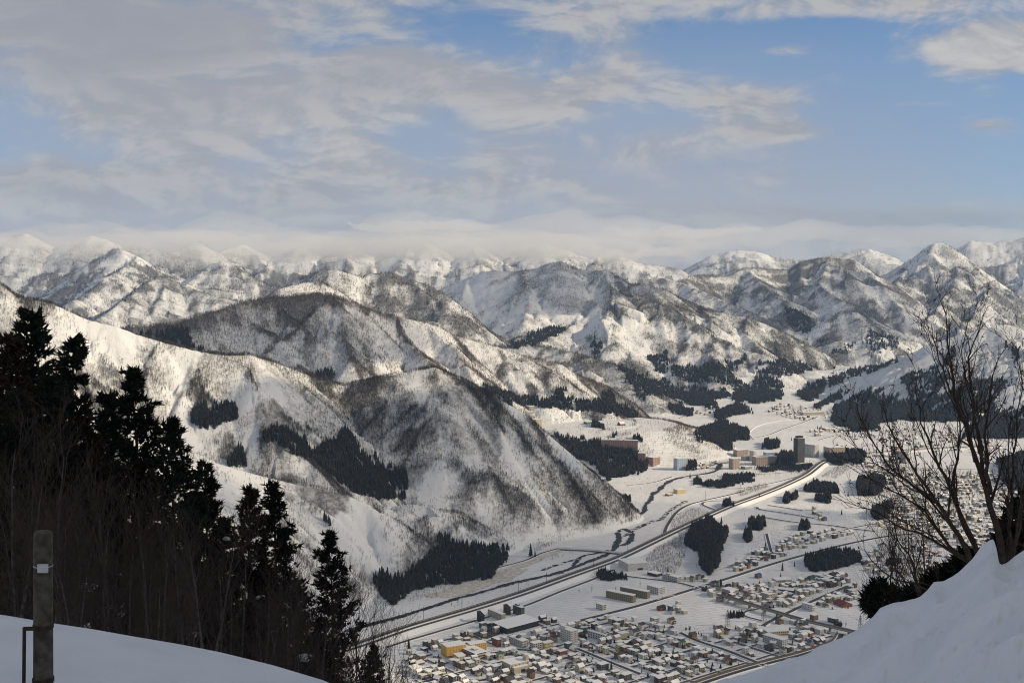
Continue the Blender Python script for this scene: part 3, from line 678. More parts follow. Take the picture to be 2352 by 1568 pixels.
# ------------------------------------------------------------------ roads, river, railway
M_ASPH = mat_noise('wet_asphalt', (.040, .037, .035), (.085, .078, .072), .35, .6)
M_ROADSNOW = mat_noise('slushy_snow', (.33, .31, .29), (.70, .70, .71), .22, .85, lo=.3, hi=.6)
M_SNOW = mat_noise('packed_snow', (.76, .77, .79), (.86, .86, .87), .4, .8, bump=.15)
M_SNOWROOF = mat_noise('roof_snow', (.80, .81, .83), (.88, .88, .89), .5, .8)
M_CONC = mat_noise('concrete', (.22, .215, .20), (.34, .33, .31), .6, .9)
M_WATER = mat_noise('dark_river_water', (.010, .012, .014), (.028, .030, .032), .15, .5, spec=.12)
M_GRAVEL = mat_noise('wet_river_gravel_with_snow', (.022, .020, .019), (.74, .74, .76), .11, .8, lo=.50, hi=.56)
M_DIRT = mat_noise('muddy_snow', (.48, .42, .34), (.74, .71, .66), .12, .9)
M_BALLAST = mat_noise('brown_track_ballast', (.075, .060, .050), (.15, .125, .105), .5, .9)
def catmull(P, step=14.0):
    P = np.asarray(P, float); out = []
    Q = np.vstack([2 * P[0] - P[1], P, 2 * P[-1] - P[-2]])
    for i in range(1, len(Q) - 2):
        p0, p1, p2, p3 = Q[i - 1], Q[i], Q[i + 1], Q[i + 2]
        n = max(2, int(np.linalg.norm(p2 - p1) / step))
        t = np.linspace(0, 1, n, endpoint=False)[:, None]
        out.append(.5 * ((2 * p1) + (-p0 + p2) * t + (2 * p0 - 5 * p1 + 4 * p2 - p3) * t ** 2 + (-p0 + 3 * p1 - 3 * p2 + p3) * t ** 3))
    out.append(P[-1:]); return np.vstack(out)
def path(pts, dz=0.0, step=14.0):
    return catmull(np.array([ground(a, b, dz) for a, b in pts]), step)
def sweep(name, P, prof, mats, midx, width=None, parent=None, dz=0.0):
    """prof: (offset, height) across the way; midx: material of each band"""
    T = np.gradient(P[:, :2], axis=0); T /= np.linalg.norm(T, axis=1)[:, None] + 1e-9
    Nn = np.stack([T[:, 1], -T[:, 0]], 1); k = len(prof); n = len(P)
    W = np.ones(n) if width is None else width
    V = np.zeros((n, k, 3))
    for j, (o, h) in enumerate(prof):
        V[:, j, :2] = P[:, :2] + Nn * (o * W)[:, None]; V[:, j, 2] = P[:, 2] + h + dz
    idx = np.arange(n * k).reshape(n, k)
    q = np.stack([idx[:-1, :-1], idx[:-1, 1:], idx[1:, 1:], idx[1:, :-1]], -1).reshape(-1, 4)[:, ::-1]
    mi = np.tile(np.asarray(midx), n - 1)
    me = np_mesh(name, V.reshape(-1, 3), q, mats, mat_idx=mi)
    return link(bpy.data.objects.new(name, me), parent)
occ = []                                                       # occupied ground: (x, y, radius)
def block_path(P, r):
    for p in P[::1]: occ.append((p[0], p[1], r))
WAYS = []
# expressway on its embankment
PE = path([(740,1508),(850,1472),(940,1441),(1090,1397),(1200,1362),(1300,1326),(1400,1290),(1440,1273),(1500,1244),(1560,1215),(1620,1187),(1680,1161),(1740,1139),(1800,1115),(1848,1092),(1868,1078),(1886,1064),(1912,1053),(1950,1046),(2000,1041),(2060,1036),(2150,1030),(2300,1024)], 5)
o = sweep('expressway', PE, [(-24,-5.2),(-14,-.6),(-12.5,.9),(-11.5,.6),(-10.6,0),(-2.2,0),(-1.8,.9),(1.8,.9),(2.2,0),(10.6,0),(11.5,.6),(12.5,.9),(14,-.6),(24,-5.2)], [M_SNOW, M_ASPH, M_DIRT, M_BALLAST], [0,0,2,3,1,0,0,0,1,3,2,0,0])
tag(o, 'dual carriageway expressway with snow banks curving up the valley', kind='structure'); block_path(PE, 26); WAYS.append(PE)
for sd, nm in ((-12.2, 'guard_rail'), (12.2, 'guard_rail')):
    o = sweep('guard_rail', PE, [(sd - .15, .7), (sd - .15, 1.9), (sd + .15, 1.9), (sd + .15, .7)], [M_BALLAST], [0, 0, 0])
    tag(o, 'low brown guard rail on the ' + ('left' if sd < 0 else 'right') + ' edge of the expressway', 'guard rail', 'guard rails of the expressway')
# river
def river(name, pts, w, lab, seed, mat=None, dz=.35):
    P = path(pts, .1, 7.0); n = len(P); s = np.arange(n)
    wl = w * (.35 + .8 * vnoise(s * .17, s * 0 + seed, seed) + .5 * vnoise(s * .6, s * 0, seed + 5)); wl[0] = wl[-1] = w * .3
    sh = (vnoise(s * .09, s * 0 + 3, seed + 2) - .5) * w * 1.2
    T = np.gradient(P[:, :2], axis=0); T /= np.linalg.norm(T, axis=1)[:, None] + 1e-9
    P[:, :2] += np.stack([T[:, 1], -T[:, 0]], 1) * sh[:, None]
    o = sweep(name, P, [(-.72, .15), (-.5, .12), (.5, .12), (.72, .15)], [M_GRAVEL, mat or M_WATER], [0, 1, 0], wl, dz=dz)
    tag(o, lab, kind='structure'); block_path(P, 18)
river('river', [(790,1450),(837,1436),(928,1414),(981,1399),(1044,1376),(1115,1355),(1203,1333),(1283,1316),(1333,1298),(1385,1277),(1415,1258),(1422,1240),(1420,1222)], 9, 'dark river braid below the fluted mountain', 1)
river('river', [(1420,1222),(1425,1202),(1455,1188),(1481,1172),(1490,1156),(1500,1144),(1509,1127),(1522,1113),(1546,1101),(1578,1093),(1634,1086),(1650,1075),(1659,1064)], 11, 'dark river reach between snowy fields upstream', 2)
river('river', [(1577,985),(1560,993),(1556,1003),(1563,1015),(1580,1026),(1600,1034),(1625,1044),(1640,1056),(1637,1065),(1622,1070)], 11, 'far river bend beside the pale hotels', 3, M_GRAVEL)
river('river', [(1430,1232),(1460,1217),(1493,1199),(1518,1190),(1541,1170),(1575,1150)], 9, 'stony side channel by the ramp road', 4, M_GRAVEL)
river('river', [(1425,1214),(1445,1222),(1452,1232),(1440,1245),(1420,1252)], 13, 'short dark side channel at the bend', 5)
river('river', [(1318,1300),(1340,1278),(1370,1270),(1395,1262)], 6, 'thin side braid near the bridge', 6)
river('river', [(1244,1310),(1290,1292),(1330,1283)], 5, 'thin broken braid on the floodplain', 7, M_GRAVEL)
for lab, pts in (('muddy working track along the river bank', [(985,1370),(1040,1352),(1090,1335),(1140,1318),(1200,1296),(1260,1270),(1290,1258)]),):
    P = path(pts, .1, 8); n = len(P)
    o = sweep('track', P, [(-1, .1), (1, .1)], [M_DIRT], [0], 9 + 9 * vnoise(np.arange(n) * .2, np.zeros(n), 3), dz=.25); tag(o, lab, kind='structure')
P = path([(1005,1367),(1050,1360),(1100,1346),(1160,1325),(1195,1305)], .1, 8); o = sweep('track', P, [(-1, .1), (1, .1)], [M_DIRT], [0], 10 + 14 * vnoise(np.arange(len(P)) * .3, np.zeros(len(P)), 8), dz=.2); tag(o, 'broad muddy snow patch beside the river', kind='structure')
# ordinary roads
def road(pts, w, lab, kind=0, dz=.3, blk=None, name='road'):
    P = path(pts, .1, 10)
    if kind == 0: prof = [(-w/2-3.2,-.2),(-w/2-2.2,.8),(-w/2-.5,.5),(-w/2,.05),(w/2,.05),(w/2+.5,.5),(w/2+2.2,.8),(w/2+3.2,-.2)]; ms, mi = [M_SNOW, M_ASPH, M_BALLAST], [0,0,2,1,2,0,0]
    else: prof = [(-w/2,.05),(w/2,.05)]; ms, mi = [M_ROADSNOW], [0]
    o = sweep(name, P, prof, ms, mi, dz=dz); tag(o, lab, kind='structure'); block_path(P, w / 2 + (6 if blk is None else blk)); WAYS.append(P); return P
road([(1290,1438),(1322,1428),(1412,1405),(1466,1391),(1556,1364),(1601,1350),(1666,1330),(1771,1296),(1849,1274),(1930,1253),(2035,1232),(2123,1224),(2250,1212)], 9, 'long straight road crossing the town')
road([(1436,1323),(1484,1329),(1556,1338),(1601,1350)], 7, 'cross road past the white gymnasium')
road([(890,1486),(939,1470),(1000,1452),(1100,1423),(1206,1391),(1286,1359),(1365,1329),(1410,1308)], 6, 'lane beside the foot of the expressway')
road([(1132,1306),(1203,1288),(1245,1270),(1285,1259)], 5, 'levee lane towards the river bridge')
road([(1525,1226),(1532,1207),(1553,1177),(1580,1160),(1615,1150),(1659,1140),(1710,1128)], 7, 'ramp road curving off the expressway')
road([(1652,1174),(1632,1167),(1615,1160),(1613,1156),(1623,1152),(1659,1150),(1694,1152),(1705,1156),(1696,1162)], 6, 'loop ramp of the interchange')
road([(1738,1164),(1746,1170),(1807,1179),(1869,1190)], 7, 'upper approach lane of the expressway interchange')
road([(1754,1188),(1825,1199),(1904,1206),(1957,1214),(2009,1220)], 8, 'lower approach lane of the expressway interchange')
road([(1763,1160),(1842,1172)], 6, 'short service road at the toll plaza')
road([(1752,1437),(1766,1428),(1801,1411),(1845,1390),(1889,1370),(1950,1345)], 7, 'street passing under the railway viaduct')
road([(1748,1397),(1717,1403),(1706,1409),(1713,1416),(1748,1425)], 5, 'curved lane round a snowy lot')
road([(1560,1452),(1574,1459),(1608,1474),(1661,1491),(1720,1514),(1760,1530)], 7, 'dark town street running down to the curve')
road([(1200,1500),(1218,1508),(1270,1529),(1330,1556),(1360,1570)], 7, 'slushy street between the blocks', 1)
road([(1130,1500),(1190,1492),(1250,1496),(1285,1482),(1310,1484),(1400,1520),(1470,1548)], 6, 'winding town street behind the hotel', 0)
road([(1620,1300),(1640,1310),(1700,1290),(1720,1270)], 4.5, 'village lane by the cedars', 1)
for lab_, pts_ in (('snowy field lane by the toll plaza', [(1760,1225),(1765,1245),(1772,1270)]), ('field lane along the far town', [(1890,1232),(1960,1212),(2060,1196),(2200,1190),(2350,1180)]), ('lane crossing the far town', [(1960,1110),(2060,1150),(2160,1180),(2260,1215)]), ('upper lane through the far town', [(2000,1080),(2120,1100),(2240,1110),(2350,1120)]),
   ('lane past the red and white tower', [(1990,1062),(2050,1070),(2130,1075),(2240,1078)]), ('lane among the riverside fields', [(1440,1115),(1500,1108),(1545,1094)]), ('lane in front of the rose hotel', [(1690,1085),(1760,1088),(1840,1082),(1862,1076)]), ('lane below the conifer park', [(1600,1118),(1690,1122),(1780,1108),(1840,1092)]),
   ('lane towards the ski lodge', [(1700,1010),(1760,1000),(1800,985),(1850,968),(1880,956)]), ('valley road past the far fields', [(1880,1010),(1960,992),(2060,990),(2200,1000),(2350,1005)]), ('narrow snowy lane below the far terrace fields', [(1560,960),(1600,948),(1640,944)])):
    road(pts_, 5, lab_, 0, .3, 4)
road([(1558,1364),(1520,1372),(1500,1384)], 4, 'lane to the apartment blocks', 1)
# curved way round the foot of the home slope (dark edge above the snow bank)
PK = road([(1934,1455),(1922,1473),(1896,1486),(1836,1505),(1784,1518),(1700,1541),(1606,1572),(1540,1600)], 7, 'curving railway at the foot of the slope', name='railway')
o = sweep('retaining_wall', PK, [(7.0, -.5), (7.0, 4.2), (7.7, 4.2), (7.7, -.5)], [M_BALLAST], [0, 0, 0]); tag(o, 'dark snow wall beside the curving railway', 'wall')
for x0, y0 in ():
    pass
def patch(name, poly, mat, lab, dz=.3):
    V = np.array([ground(a, b, .1) for a, b in poly]); V[:, 2] += dz
    me = np_mesh(name, V, [np.arange(len(V))[None, :]], mat); o = link(bpy.data.objects.new(name, me)); tag(o, lab, kind='structure')
patch('car_park', [(1082,1462),(1120,1432),(1172,1426),(1176,1440),(1160,1452),(1120,1466)], M_ASPH, 'wet car park beside the long black hall', .55)
# snow bank line across the far field
P = path([(1730,1008),(1722,992),(1748,976),(1800,966),(1880,961)], .1); o = sweep('snow_bank', P, [(-4, 0), (-1, 2.2), (1, 2.2), (4, 0)], [M_SNOW], [0, 0, 0]); tag(o, 'low curved snow bank across the far field', kind='structure')
# railway viaduct on piers
PV = path([(1660,1366),(1690,1376),(1722,1386),(1757,1397),(1801,1410),(1854,1425),(1907,1437),(1974,1453),(2060,1474),(2140,1492)], 8)
root = bpy.data.objects.new('railway_viaduct', None); link(root); root.location = (PV[4][0], PV[4][1], floor_z(PV[4][1])); tag(root, 'raised concrete railway viaduct running into the snow bank', 'viaduct')
inv = Vector(root.location)
def off_(P): return P - np.array(inv)
sweep('deck', off_(PV), [(-5.2,-1.6),(-5.2,1.3),(-4.9,1.3),(-4.9,0),(4.9,0),(4.9,1.3),(5.2,1.3),(5.2,-1.6),(-5.2,-1.6)], [M_CONC, M_BALLAST], [0,0,0,1,0,0,0,0], parent=root)
def box_mesh(name, x0, x1, y0, y1, z0, z1, mat):
    v = [(x, y, z) for z in (z0, z1) for y in (y0, y1) for x in (x0, x1)]
    f = [(0,2,3,1),(4,5,7,6),(0,1,5,4),(2,6,7,3),(0,4,6,2),(1,3,7,5)]
    me = bpy.data.meshes.new(name); me.from_pydata(v, [], f); me.materials.append(mat); return me
pm = box_mesh('pier', -1.1, 1.1, -2.6, 2.6, -8, -1.55, M_CONC)
for k in range(4, len(PV) - 2, 2):
    p = PV[k]; t = PV[k + 1] - PV[k]; o = bpy.data.objects.new('pier', pm); link(o, root); o.location = Vector(p) - inv; o.rotation_euler.z = math.atan2(t[1], t[0])
block_path(PV, 9)
# river bridge
PB = catmull(np.array([ground(1286, 1259, 3), ground(1360, 1263, 3), ground(1440, 1271, 3)]), 12)
root = bpy.data.objects.new('road_bridge', None); link(root); inv = Vector(PB[0]); root.location = inv; tag(root, 'long low road bridge crossing the river to the expressway', 'bridge')
sweep('deck', off_(PB), [(-4,-1.5),(-4,0.1),(4,0.1),(4,-1.5),(-4,-1.5)], [M_CONC, M_ROADSNOW], [0,1,0,0], parent=root)
for sd in (-4, 4): sweep('railing', off_(PB), [(sd - .2, .1), (sd - .2, 1.4), (sd + .2, 1.4), (sd + .2, .1)], [M_SNOW], [0, 0, 0], parent=root)
pm2 = box_mesh('pier', -.9, .9, -3.2, 3.2, -3.6, -1.45, M_CONC)
for k in range(2, len(PB) - 1, 2):
    p = PB[k]; t = PB[k] - PB[k - 1]; o = bpy.data.objects.new('pier', pm2); link(o, root); o.location = Vector(p) - inv; o.rotation_euler.z = math.atan2(t[1], t[0])
PB = catmull(np.array([ground(1552, 986, 4), ground(1580, 987, 4), ground(1618, 988, 4)]), 15)
o = sweep('road_bridge', PB, [(-5,-1.8),(-5,1.2),(5,1.2),(5,-1.8),(-5,-1.8)], [M_SNOW, M_CONC], [1,0,1,1]); tag(o, 'small white bridge over the far river bend', 'bridge')
PB = catmull(np.array([ground(1646, 1063, 4), ground(1660, 1061, 4), ground(1680, 1059, 4)]), 15)
o = sweep('road_bridge', PB, [(-5,-2.2),(-5,1.2),(5,1.2),(5,-2.2),(-5,-2.2)], [M_ROADSNOW, M_CONC], [1,0,1,1]); tag(o, 'short grey bridge beside the square pink tower', 'bridge')
print('ways', round(time.time() - T0, 1))
# ------------------------------------------------------------------ buildings
WALLC = {'cream': ((.40, .355, .275), (.48, .43, .335)), 'white': ((.50, .49, .475), (.60, .59, .57)), 'light grey': ((.40, .39, .38), (.48, .47, .45)), 'grey': ((.24, .235, .23), (.31, .30, .29)),
 'dark grey': ((.075, .075, .078), (.11, .11, .112)), 'beige': ((.28, .235, .175), (.35, .30, .23)), 'brown': ((.15, .095, .06), (.21, .14, .09)), 'dark brown': ((.055, .038, .028), (.085, .06, .045)),
 'orange': ((.24, .12, .055), (.31, .16, .075)), 'yellow': ((.55, .34, .08), (.62, .40, .12)), 'pale yellow': ((.52, .45, .22), (.58, .50, .28)), 'red brown': ((.19, .065, .045), (.25, .10, .07)),
 'olive': ((.22, .19, .125), (.29, .25, .17)), 'pink': ((.46, .25, .20), (.52, .30, .24)), 'blue grey': ((.26, .33, .40), (.33, .40, .47)), 'teal': ((.05, .15, .15), (.08, .20, .19)), 'black': ((.018, .019, .023), (.035, .035, .04))}
MW = {k: mat_noise('wall_' + k.replace(' ', '_'), a, b, .35, .85) for k, (a, b) in WALLC.items()}
ROOFC = {'snowy': None, 'dark brown': ((.06, .035, .028), (.10, .06, .05)), 'slate': ((.045, .048, .055), (.085, .09, .10)), 'rust red': ((.13, .038, .03), (.19, .06, .045)), 'blue': ((.02, .09, .30), (.04, .13, .38)),
 'green': ((.02, .10, .07), (.04, .15, .10)), 'black': ((.018, .018, .02), (.04, .04, .043))}
MR = {k: (M_SNOWROOF if v is None else mat_noise('roof_' + k.replace(' ', '_'), v[0], v[1], .4, .6)) for k, v in ROOFC.items()}
M_GLASS, _nt, _b = new_mat('dark_window_glass'); _b.inputs['Base Color'].default_value = (.022, .026, .034, 1); _b.inputs['Roughness'].default_value = .15; _b.inputs['Specular IOR Level'].default_value = .5
def facade_mat(name, wall, glass, cw, ch, fx, fz, rowonly=False):
    """wall with rows of small windows, laid out in the building's own metres"""
    m, nt, b = new_mat(name); N = nt.nodes; L = nt.links
    uv = N.new('ShaderNodeAttribute'); uv.attribute_name = 'wallpos'
    sp = N.new('ShaderNodeSeparateXYZ'); L.new(uv.outputs['Vector'], sp.inputs[0])
    def band(src, per, frac):
        d = N.new('ShaderNodeMath'); d.operation = 'DIVIDE'; L.new(src, d.inputs[0]); d.inputs[1].default_value = per
        f = N.new('ShaderNodeMath'); f.operation = 'FRACT'; L.new(d.outputs[0], f.inputs[0])
        s = N.new('ShaderNodeMath'); s.operation = 'SUBTRACT'; L.new(f.outputs[0], s.inputs[0]); s.inputs[1].default_value = .5
        a = N.new('ShaderNodeMath'); a.operation = 'ABSOLUTE'; L.new(s.outputs[0], a.inputs[0])
        l = N.new('ShaderNodeMath'); l.operation = 'LESS_THAN'; L.new(a.outputs[0], l.inputs[0]); l.inputs[1].default_value = frac / 2; return l.outputs[0]
    z = band(sp.outputs[2], ch, fz)
    if rowonly: msk = z
    else:
        x = band(sp.outputs[0], cw, fx); mm = N.new('ShaderNodeMath'); mm.operation = 'MULTIPLY'; L.new(x, mm.inputs[0]); L.new(z, mm.inputs[1]); msk = mm.outputs[0]
    mx = N.new('ShaderNodeMix'); mx.data_type = 'RGBA'; mx.inputs[6].default_value = (*wall, 1); mx.inputs[7].default_value = (*glass, 1)
    L.new(msk, mx.inputs[0]); L.new(mx.outputs[2], b.inputs['Base Color']); b.inputs['Roughness'].default_value = .7
    return m
MF = {'pink': facade_mat('pink_tiled_facade', (.43, .285, .245), (.18, .115, .10), 7.5, 3.1, .72, .5), 'cream': facade_mat('cream_facade', (.50, .44, .34), (.20, .18, .15), 7.2, 3.1, .72, .5),
 'white': facade_mat('white_facade', (.58, .58, .57), (.25, .26, .28), 7.2, 3.1, .72, .5), 'grey': facade_mat('grey_facade', (.34, .335, .32), (.16, .16, .16), 7.2, 3.1, .72, .5),
 'black': facade_mat('black_tower_facade', (.030, .031, .036), (.19, .185, .175), 3.3, 3.0, .5, .42), 'pale green': facade_mat('pale_green_facade', (.40, .42, .33), (.20, .21, .17), 7.2, 3.1, .72, .5),
 'blue': facade_mat('pale_blue_facade', (.42, .50, .60), (.24, .30, .38), 7.2, 3.1, .72, .5), 'rose': facade_mat('rose_facade', (.43, .35, .305), (.17, .13, .11), 7.0, 3.1, .72, .5), 'redstripe': facade_mat('red_and_white_facade', (.50, .46, .42), (.36, .11, .08), 3.0, 6.2, .6, .5, True),
 'olive': facade_mat('olive_facade', (.25, .215, .145), (.10, .088, .065), 4.2, 3.0, .55, .5)}
M_STRIPE = facade_mat('office_facade', (.40, .35, .28), (.07, .062, .056), 3, 4.0, .5, .42, True)
class MB:
    def __init__(s): s.v = []; s.f = []; s.m = []; s.uv = []
    def quad(s, P, m=0, uv=None):
        o = len(s.v); s.v += [tuple(p) for p in P]; s.f.append(tuple(range(o, o + len(P)))); s.m.append(m)
        s.uv += [tuple(u) for u in uv] if uv else [(p[0], p[1], p[2]) for p in P]
    def box(s, x0, x1, y0, y1, z0, z1, m=0, top=True, bottom=False, mtop=None):
        w, d = x1 - x0, y1 - y0
        def side(a, b, l): s.quad([(*a, z0), (*b, z0), (*b, z1), (*a, z1)], m, [(0, 0, z0), (l, 0, z0), (l, 0, z1), (0, 0, z1)])
        side((x0, y0), (x1, y0), w); side((x1, y0), (x1, y1), d); side((x1, y1), (x0, y1), w); side((x0, y1), (x0, y0), d)
        if top: s.quad([(x0, y0, z1), (x1, y0, z1), (x1, y1, z1), (x0, y1, z1)], m if mtop is None else mtop)
        if bottom: s.quad([(x0, y1, z0), (x1, y1, z0), (x1, y0, z0), (x0, y0, z0)], m)
    def build(s, name, mats, parent=None):
        me = bpy.data.meshes.new(name); me.from_pydata(s.v, [], s.f)
        for m in (mats if isinstance(mats, (list, tuple)) else [mats]): me.materials.append(m)
        me.polygons.foreach_set('material_index', s.m)
        a = me.attributes.new('wallpos', 'FLOAT_VECTOR', 'POINT'); a.data.foreach_set('vector', np.asarray(s.uv, np.float32).ravel())
        return link(bpy.data.objects.new(name, me), parent)
def roof_mesh(mb, L, W, z, kind, eave=.5, th=.55, pitch=.5, m=0):
    """roof body over a rectangle 0..L x 0..W whose walls end at z"""
    if kind == 'flat': mb.box(-eave, L + eave, -eave, W + eave, z + .02, z + .02 + th, m, bottom=True)
    elif kind == 'shed':
        a = z + .02; b = z + .02 + W * pitch * .5
        P = [(-eave, -eave, a), (L + eave, -eave, a), (L + eave, W + eave, b), (-eave, W + eave, b)]; Q = [(x, y, q + th) for x, y, q in P]
        mb.quad(Q, m); mb.quad(P[::-1], m)
        for i in range(4): j = (i + 1) % 4; mb.quad([P[i], P[j], Q[j], Q[i]], m)
    else:
        long_x = L >= W
        def pt(u, v, q): return (u, v, q) if long_x else (v, u, q)
        A, B = (L, W) if long_x else (W, L); h = B * pitch * .5
        for sg in (0, 1):
            y0, y1 = (-eave, B / 2) if sg == 0 else (B + eave, B / 2)
            zl = z - eave * pitch + .02; zh = z + h + .02
            P = [pt(-eave, y0, zl), pt(A + eave, y0, zl), pt(A + eave, y1, zh), pt(-eave, y1, zh)]; Q = [(p[0], p[1], p[2] + th) for p in P]
            mb.quad(Q, m); mb.quad(P[::-1], m)
            for i in (0, 1, 3): j = (i + 1) % 4; mb.quad([P[i], P[j], Q[j], Q[i]], m)
WIN = box_mesh('window', -.5, .5, -.5, .5, -.5, .5, M_GLASS)
BWIN = [0]
def window(parent, x, y, z, sx, sy, sz):
    o = bpy.data.objects.new('window', WIN); link(o, parent); o.location = (x, y, z); o.scale = (sx, sy, sz); BWIN[0] += 1
def windows(parent, L, W, H, nx, ny, nz, ww=1.5, wh=1.3, z0=0.0, x0=0.0, y0=0.0):
    fl = H / nz
    for k in range(nz):
        z = z0 + fl * (k + .55)
        for i in range(nx): window(parent, x0 + L * (i + .5) / nx, y0, z, min(ww, L / nx * .62), .12, min(wh, fl * .5))
        for i in range(ny): window(parent, x0, y0 + W * (i + .5) / ny, z, .12, min(ww, W / ny * .62), min(wh, fl * .5))
LAND = []     # landmark phrases for house labels: (phrase, x, y)
def frame(px, py, pxr, pxl, th, z=None, Y=None):
    c = ground(px, py) if Y is None else at(px, py, Y)
    if Y is not None: c[2] = float(height(c[0], c[1])) - 1.0
    m = c[1] / FV
    return c, max(pxr * m / math.cos(R(th)), 3), (max(pxl * m / math.sin(R(th)), 3) if th > 0 else pxl)
def place(o, c, th): o.location = c; o.rotation_euler.z = R(th)
def building(name, label, cat, px, py, pxr, pxl, H, th=38, wall='cream', roof='flat', roofc='snowy', win=None, group=None, facade=None, Y=None, extra=None, short=None, ww=1.5, wh=1.3, th_snow=.6, eave=.25, pitch=.4, block=True):
    c, L, W = frame(px, py, pxr, pxl, th, Y=Y)
    mb = MB(); wm = facade or MW[wall]
    mb.box(0, L, 0, W, -3 if Y is None else -14, H, 0, top=(roof == 'flat'))
    if roof == 'gable':
        h = min(L, W) * pitch * .5
        if L >= W:
            for x in (0, L): mb.quad([(x, 0, H), (x, W, H), (x, W / 2, H + h)], 0)
        else:
            for y in (0, W): mb.quad([(0, y, H), (L, y, H), (L / 2, y, H + h)], 0)
    if roof == 'shed':
        h = W * pitch * .5
        for x in (0, L): mb.quad([(x, 0, H), (x, W, H), (x, W, H + h)], 0)
        mb.quad([(0, W, H), (L, W, H), (L, W, H + h), (0, W, H + h)], 0)
    o = mb.build(name, wm); place(o, c, th); tag(o, label, cat, group)
    r = MB(); roof_mesh(r, L, W, H, roof, eave, th_snow, pitch); r.build('roof', MR[roofc], o)
    if win: windows(o, L, W, H, *win, ww=ww, wh=wh)
    if extra:
        for nm, (a0, a1, b0, b1, z0, z1), em, snow in extra:
            e = MB(); e.box(a0 * L, a1 * L, b0 * W, b1 * W, z0, z1, 0); eo = e.build(nm, MW.get(em) or MF.get(em) or em, o)
            if snow: e = MB(); e.box(a0 * L - .15, a1 * L + .15, b0 * W - .15, b1 * W + .15, z1 + .02, z1 + .5, 0, bottom=True); e.build('roof_snow', M_SNOWROOF, eo)
    ctr = (c[0] + math.cos(R(th)) * L / 2 - math.sin(R(th)) * W / 2, c[1] + math.sin(R(th)) * L / 2 + math.cos(R(th)) * W / 2)
    if block: occ.append((ctr[0], ctr[1], .5 * math.hypot(L, W) * .88 + 2))
    # long slabs block along their axis
    if block and max(L, W) > 2 * min(L, W):
        for t in (.2, .8):
            q = (t * L, .5 * W) if L > W else (.5 * L, t * W); occ.append((c[0] + math.cos(R(th)) * q[0] - math.sin(R(th)) * q[1], c[1] + math.sin(R(th)) * q[0] + math.cos(R(th)) * q[1], min(L, W) * .7 + 2))
    if short: LAND.append((short, *ctr))
    return o, L, W
B = building
# the yellow hotel: two wings, a curved pale link and a low glazed annex
o, L, W = B('hotel', 'large yellow hotel of two flat roofed wings at the town edge', 'hotel', 1026, 1511, 44, 15, 17, 27, 'yellow', short='yellow hotel', win=(7, 0, 4), ww=1.0, wh=1.2, eave=.1)
def annex(par, nm, x0, x1, y0, y1, z0, z1, mat, snow=True, th=.6):
    e = MB(); e.box(x0, x1, y0, y1, z0, z1); q = e.build(nm, mat, par)
    if snow: e = MB(); e.box(x0 - .2, x1 + .2, y0 - .2, y1 + .2, z1 + .02, z1 + th, 0, bottom=True); e.build('roof_snow', M_SNOWROOF, q)
    return q
q = annex(o, 'wing', L + 10, L + 38, 6, 20, -3, 13, MW['yellow'])
windows(q, 28, 0, 13, 8, 0, 4, 1.0, 1.1, 0, L + 10, 6)
annex(o, 'link_block', L + .02, L + 9.98, 5, 17, -3, 11, MW['cream'])
e = MB()
for i in range(12):
    a0, a1 = math.pi * i / 12, math.pi * (i + 1) / 12; cx, cy, rx, ry = L * .9, 17.5, 22, 9
    p, q_ = (cx - rx * math.cos(a0), cy + ry * math.sin(a0)), (cx - rx * math.cos(a1), cy + ry * math.sin(a1))
    e.quad([(*p, -3), (*q_, -3), (*q_, 13.4), (*p, 13.4)]); e.quad([(cx, cy, 13.45), (*p, 13.45), (*q_, 13.45)], 1)
e.build('curved_hall', [MW['cream'], M_SNOWROOF], o)
q = annex(o, 'glazed_annex', 8, 22, -22, -6, -3, 8, MW['yellow']); windows(q, 14, 0, 8, 3, 0, 1, 3.2, 2.6, 1.5, 8, -22)
c0 = ground(1053, 1500)
for t in (0, 15, 30, 45, 60): occ.append((c0[0] - 18 + t, c0[1] - 4 + t * .5, 19))
o, L, W = B('office_building', 'striped grey office with wide flat roof beside the yellow hotel', 'office', 1093, 1517, 24, 31, 11, 38, facade=M_STRIPE, short='striped office', eave=1.6, extra=[('roof_plant', (.3, .6, .35, .6, 11.6, 13.6), 'beige', True)])
o, L, W = B('assembly_hall', 'big cream hall with recessed entrance and corner tower near the bottom', 'hall', 1172, 1546, 44, 20, 13, 34, 'cream', short='cream hall', win=(5, 0, 2), ww=2.0, wh=1.4, extra=[('stair_tower', (.84, 1.0, .02, .4, 13.62, 20), 'cream', False), ('entrance_block', (.08, .85, -.28, -.01, -2, 9), 'cream', True)])
window(o, L * .55, -W * .28, 3.2, L * .22, .14, 4.2)
B('office_building', 'grey flat roofed block with a roof hut behind the cream hall', 'office', 1199, 1488, 14, 31, 11, 38, 'light grey', short='grey roof-hut block', win=(4, 6, 3), extra=[('roof_hut', (.3, .7, .4, .6, 11.62, 14.2), 'dark grey', False)])
B('apartment_block', 'pale grey four storey block with dark balconies', 'apartments', 1226, 1496, 22, 9, 12.5, 34, 'light grey', short='dark-balconied block', win=(5, 2, 4), ww=2.4, wh=1.7)
B('office_building', 'cream and yellow low block with a white snow roof', 'office', 1251, 1490, 21, 8, 9, 34, 'pale yellow', short='cream and yellow block', win=(6, 1, 2))
B('apartment_tower', 'tall white seven storey block standing over the town roofs', 'apartments', 1311, 1478, 17, 23, 20, 38, 'white', short='tall white block', win=(5, 5, 6), ww=1.2, wh=1.2, extra=[('stair_tower', (0, .35, .55, 1.0, 20.62, 24), 'white', True)])
B('apartment_block', 'cream four storey block beside the frontage lane', 'apartments', 1152, 1426, 9, 33, 11.5, 36, 'cream', short='cream lane block', win=(0, 9, 4))
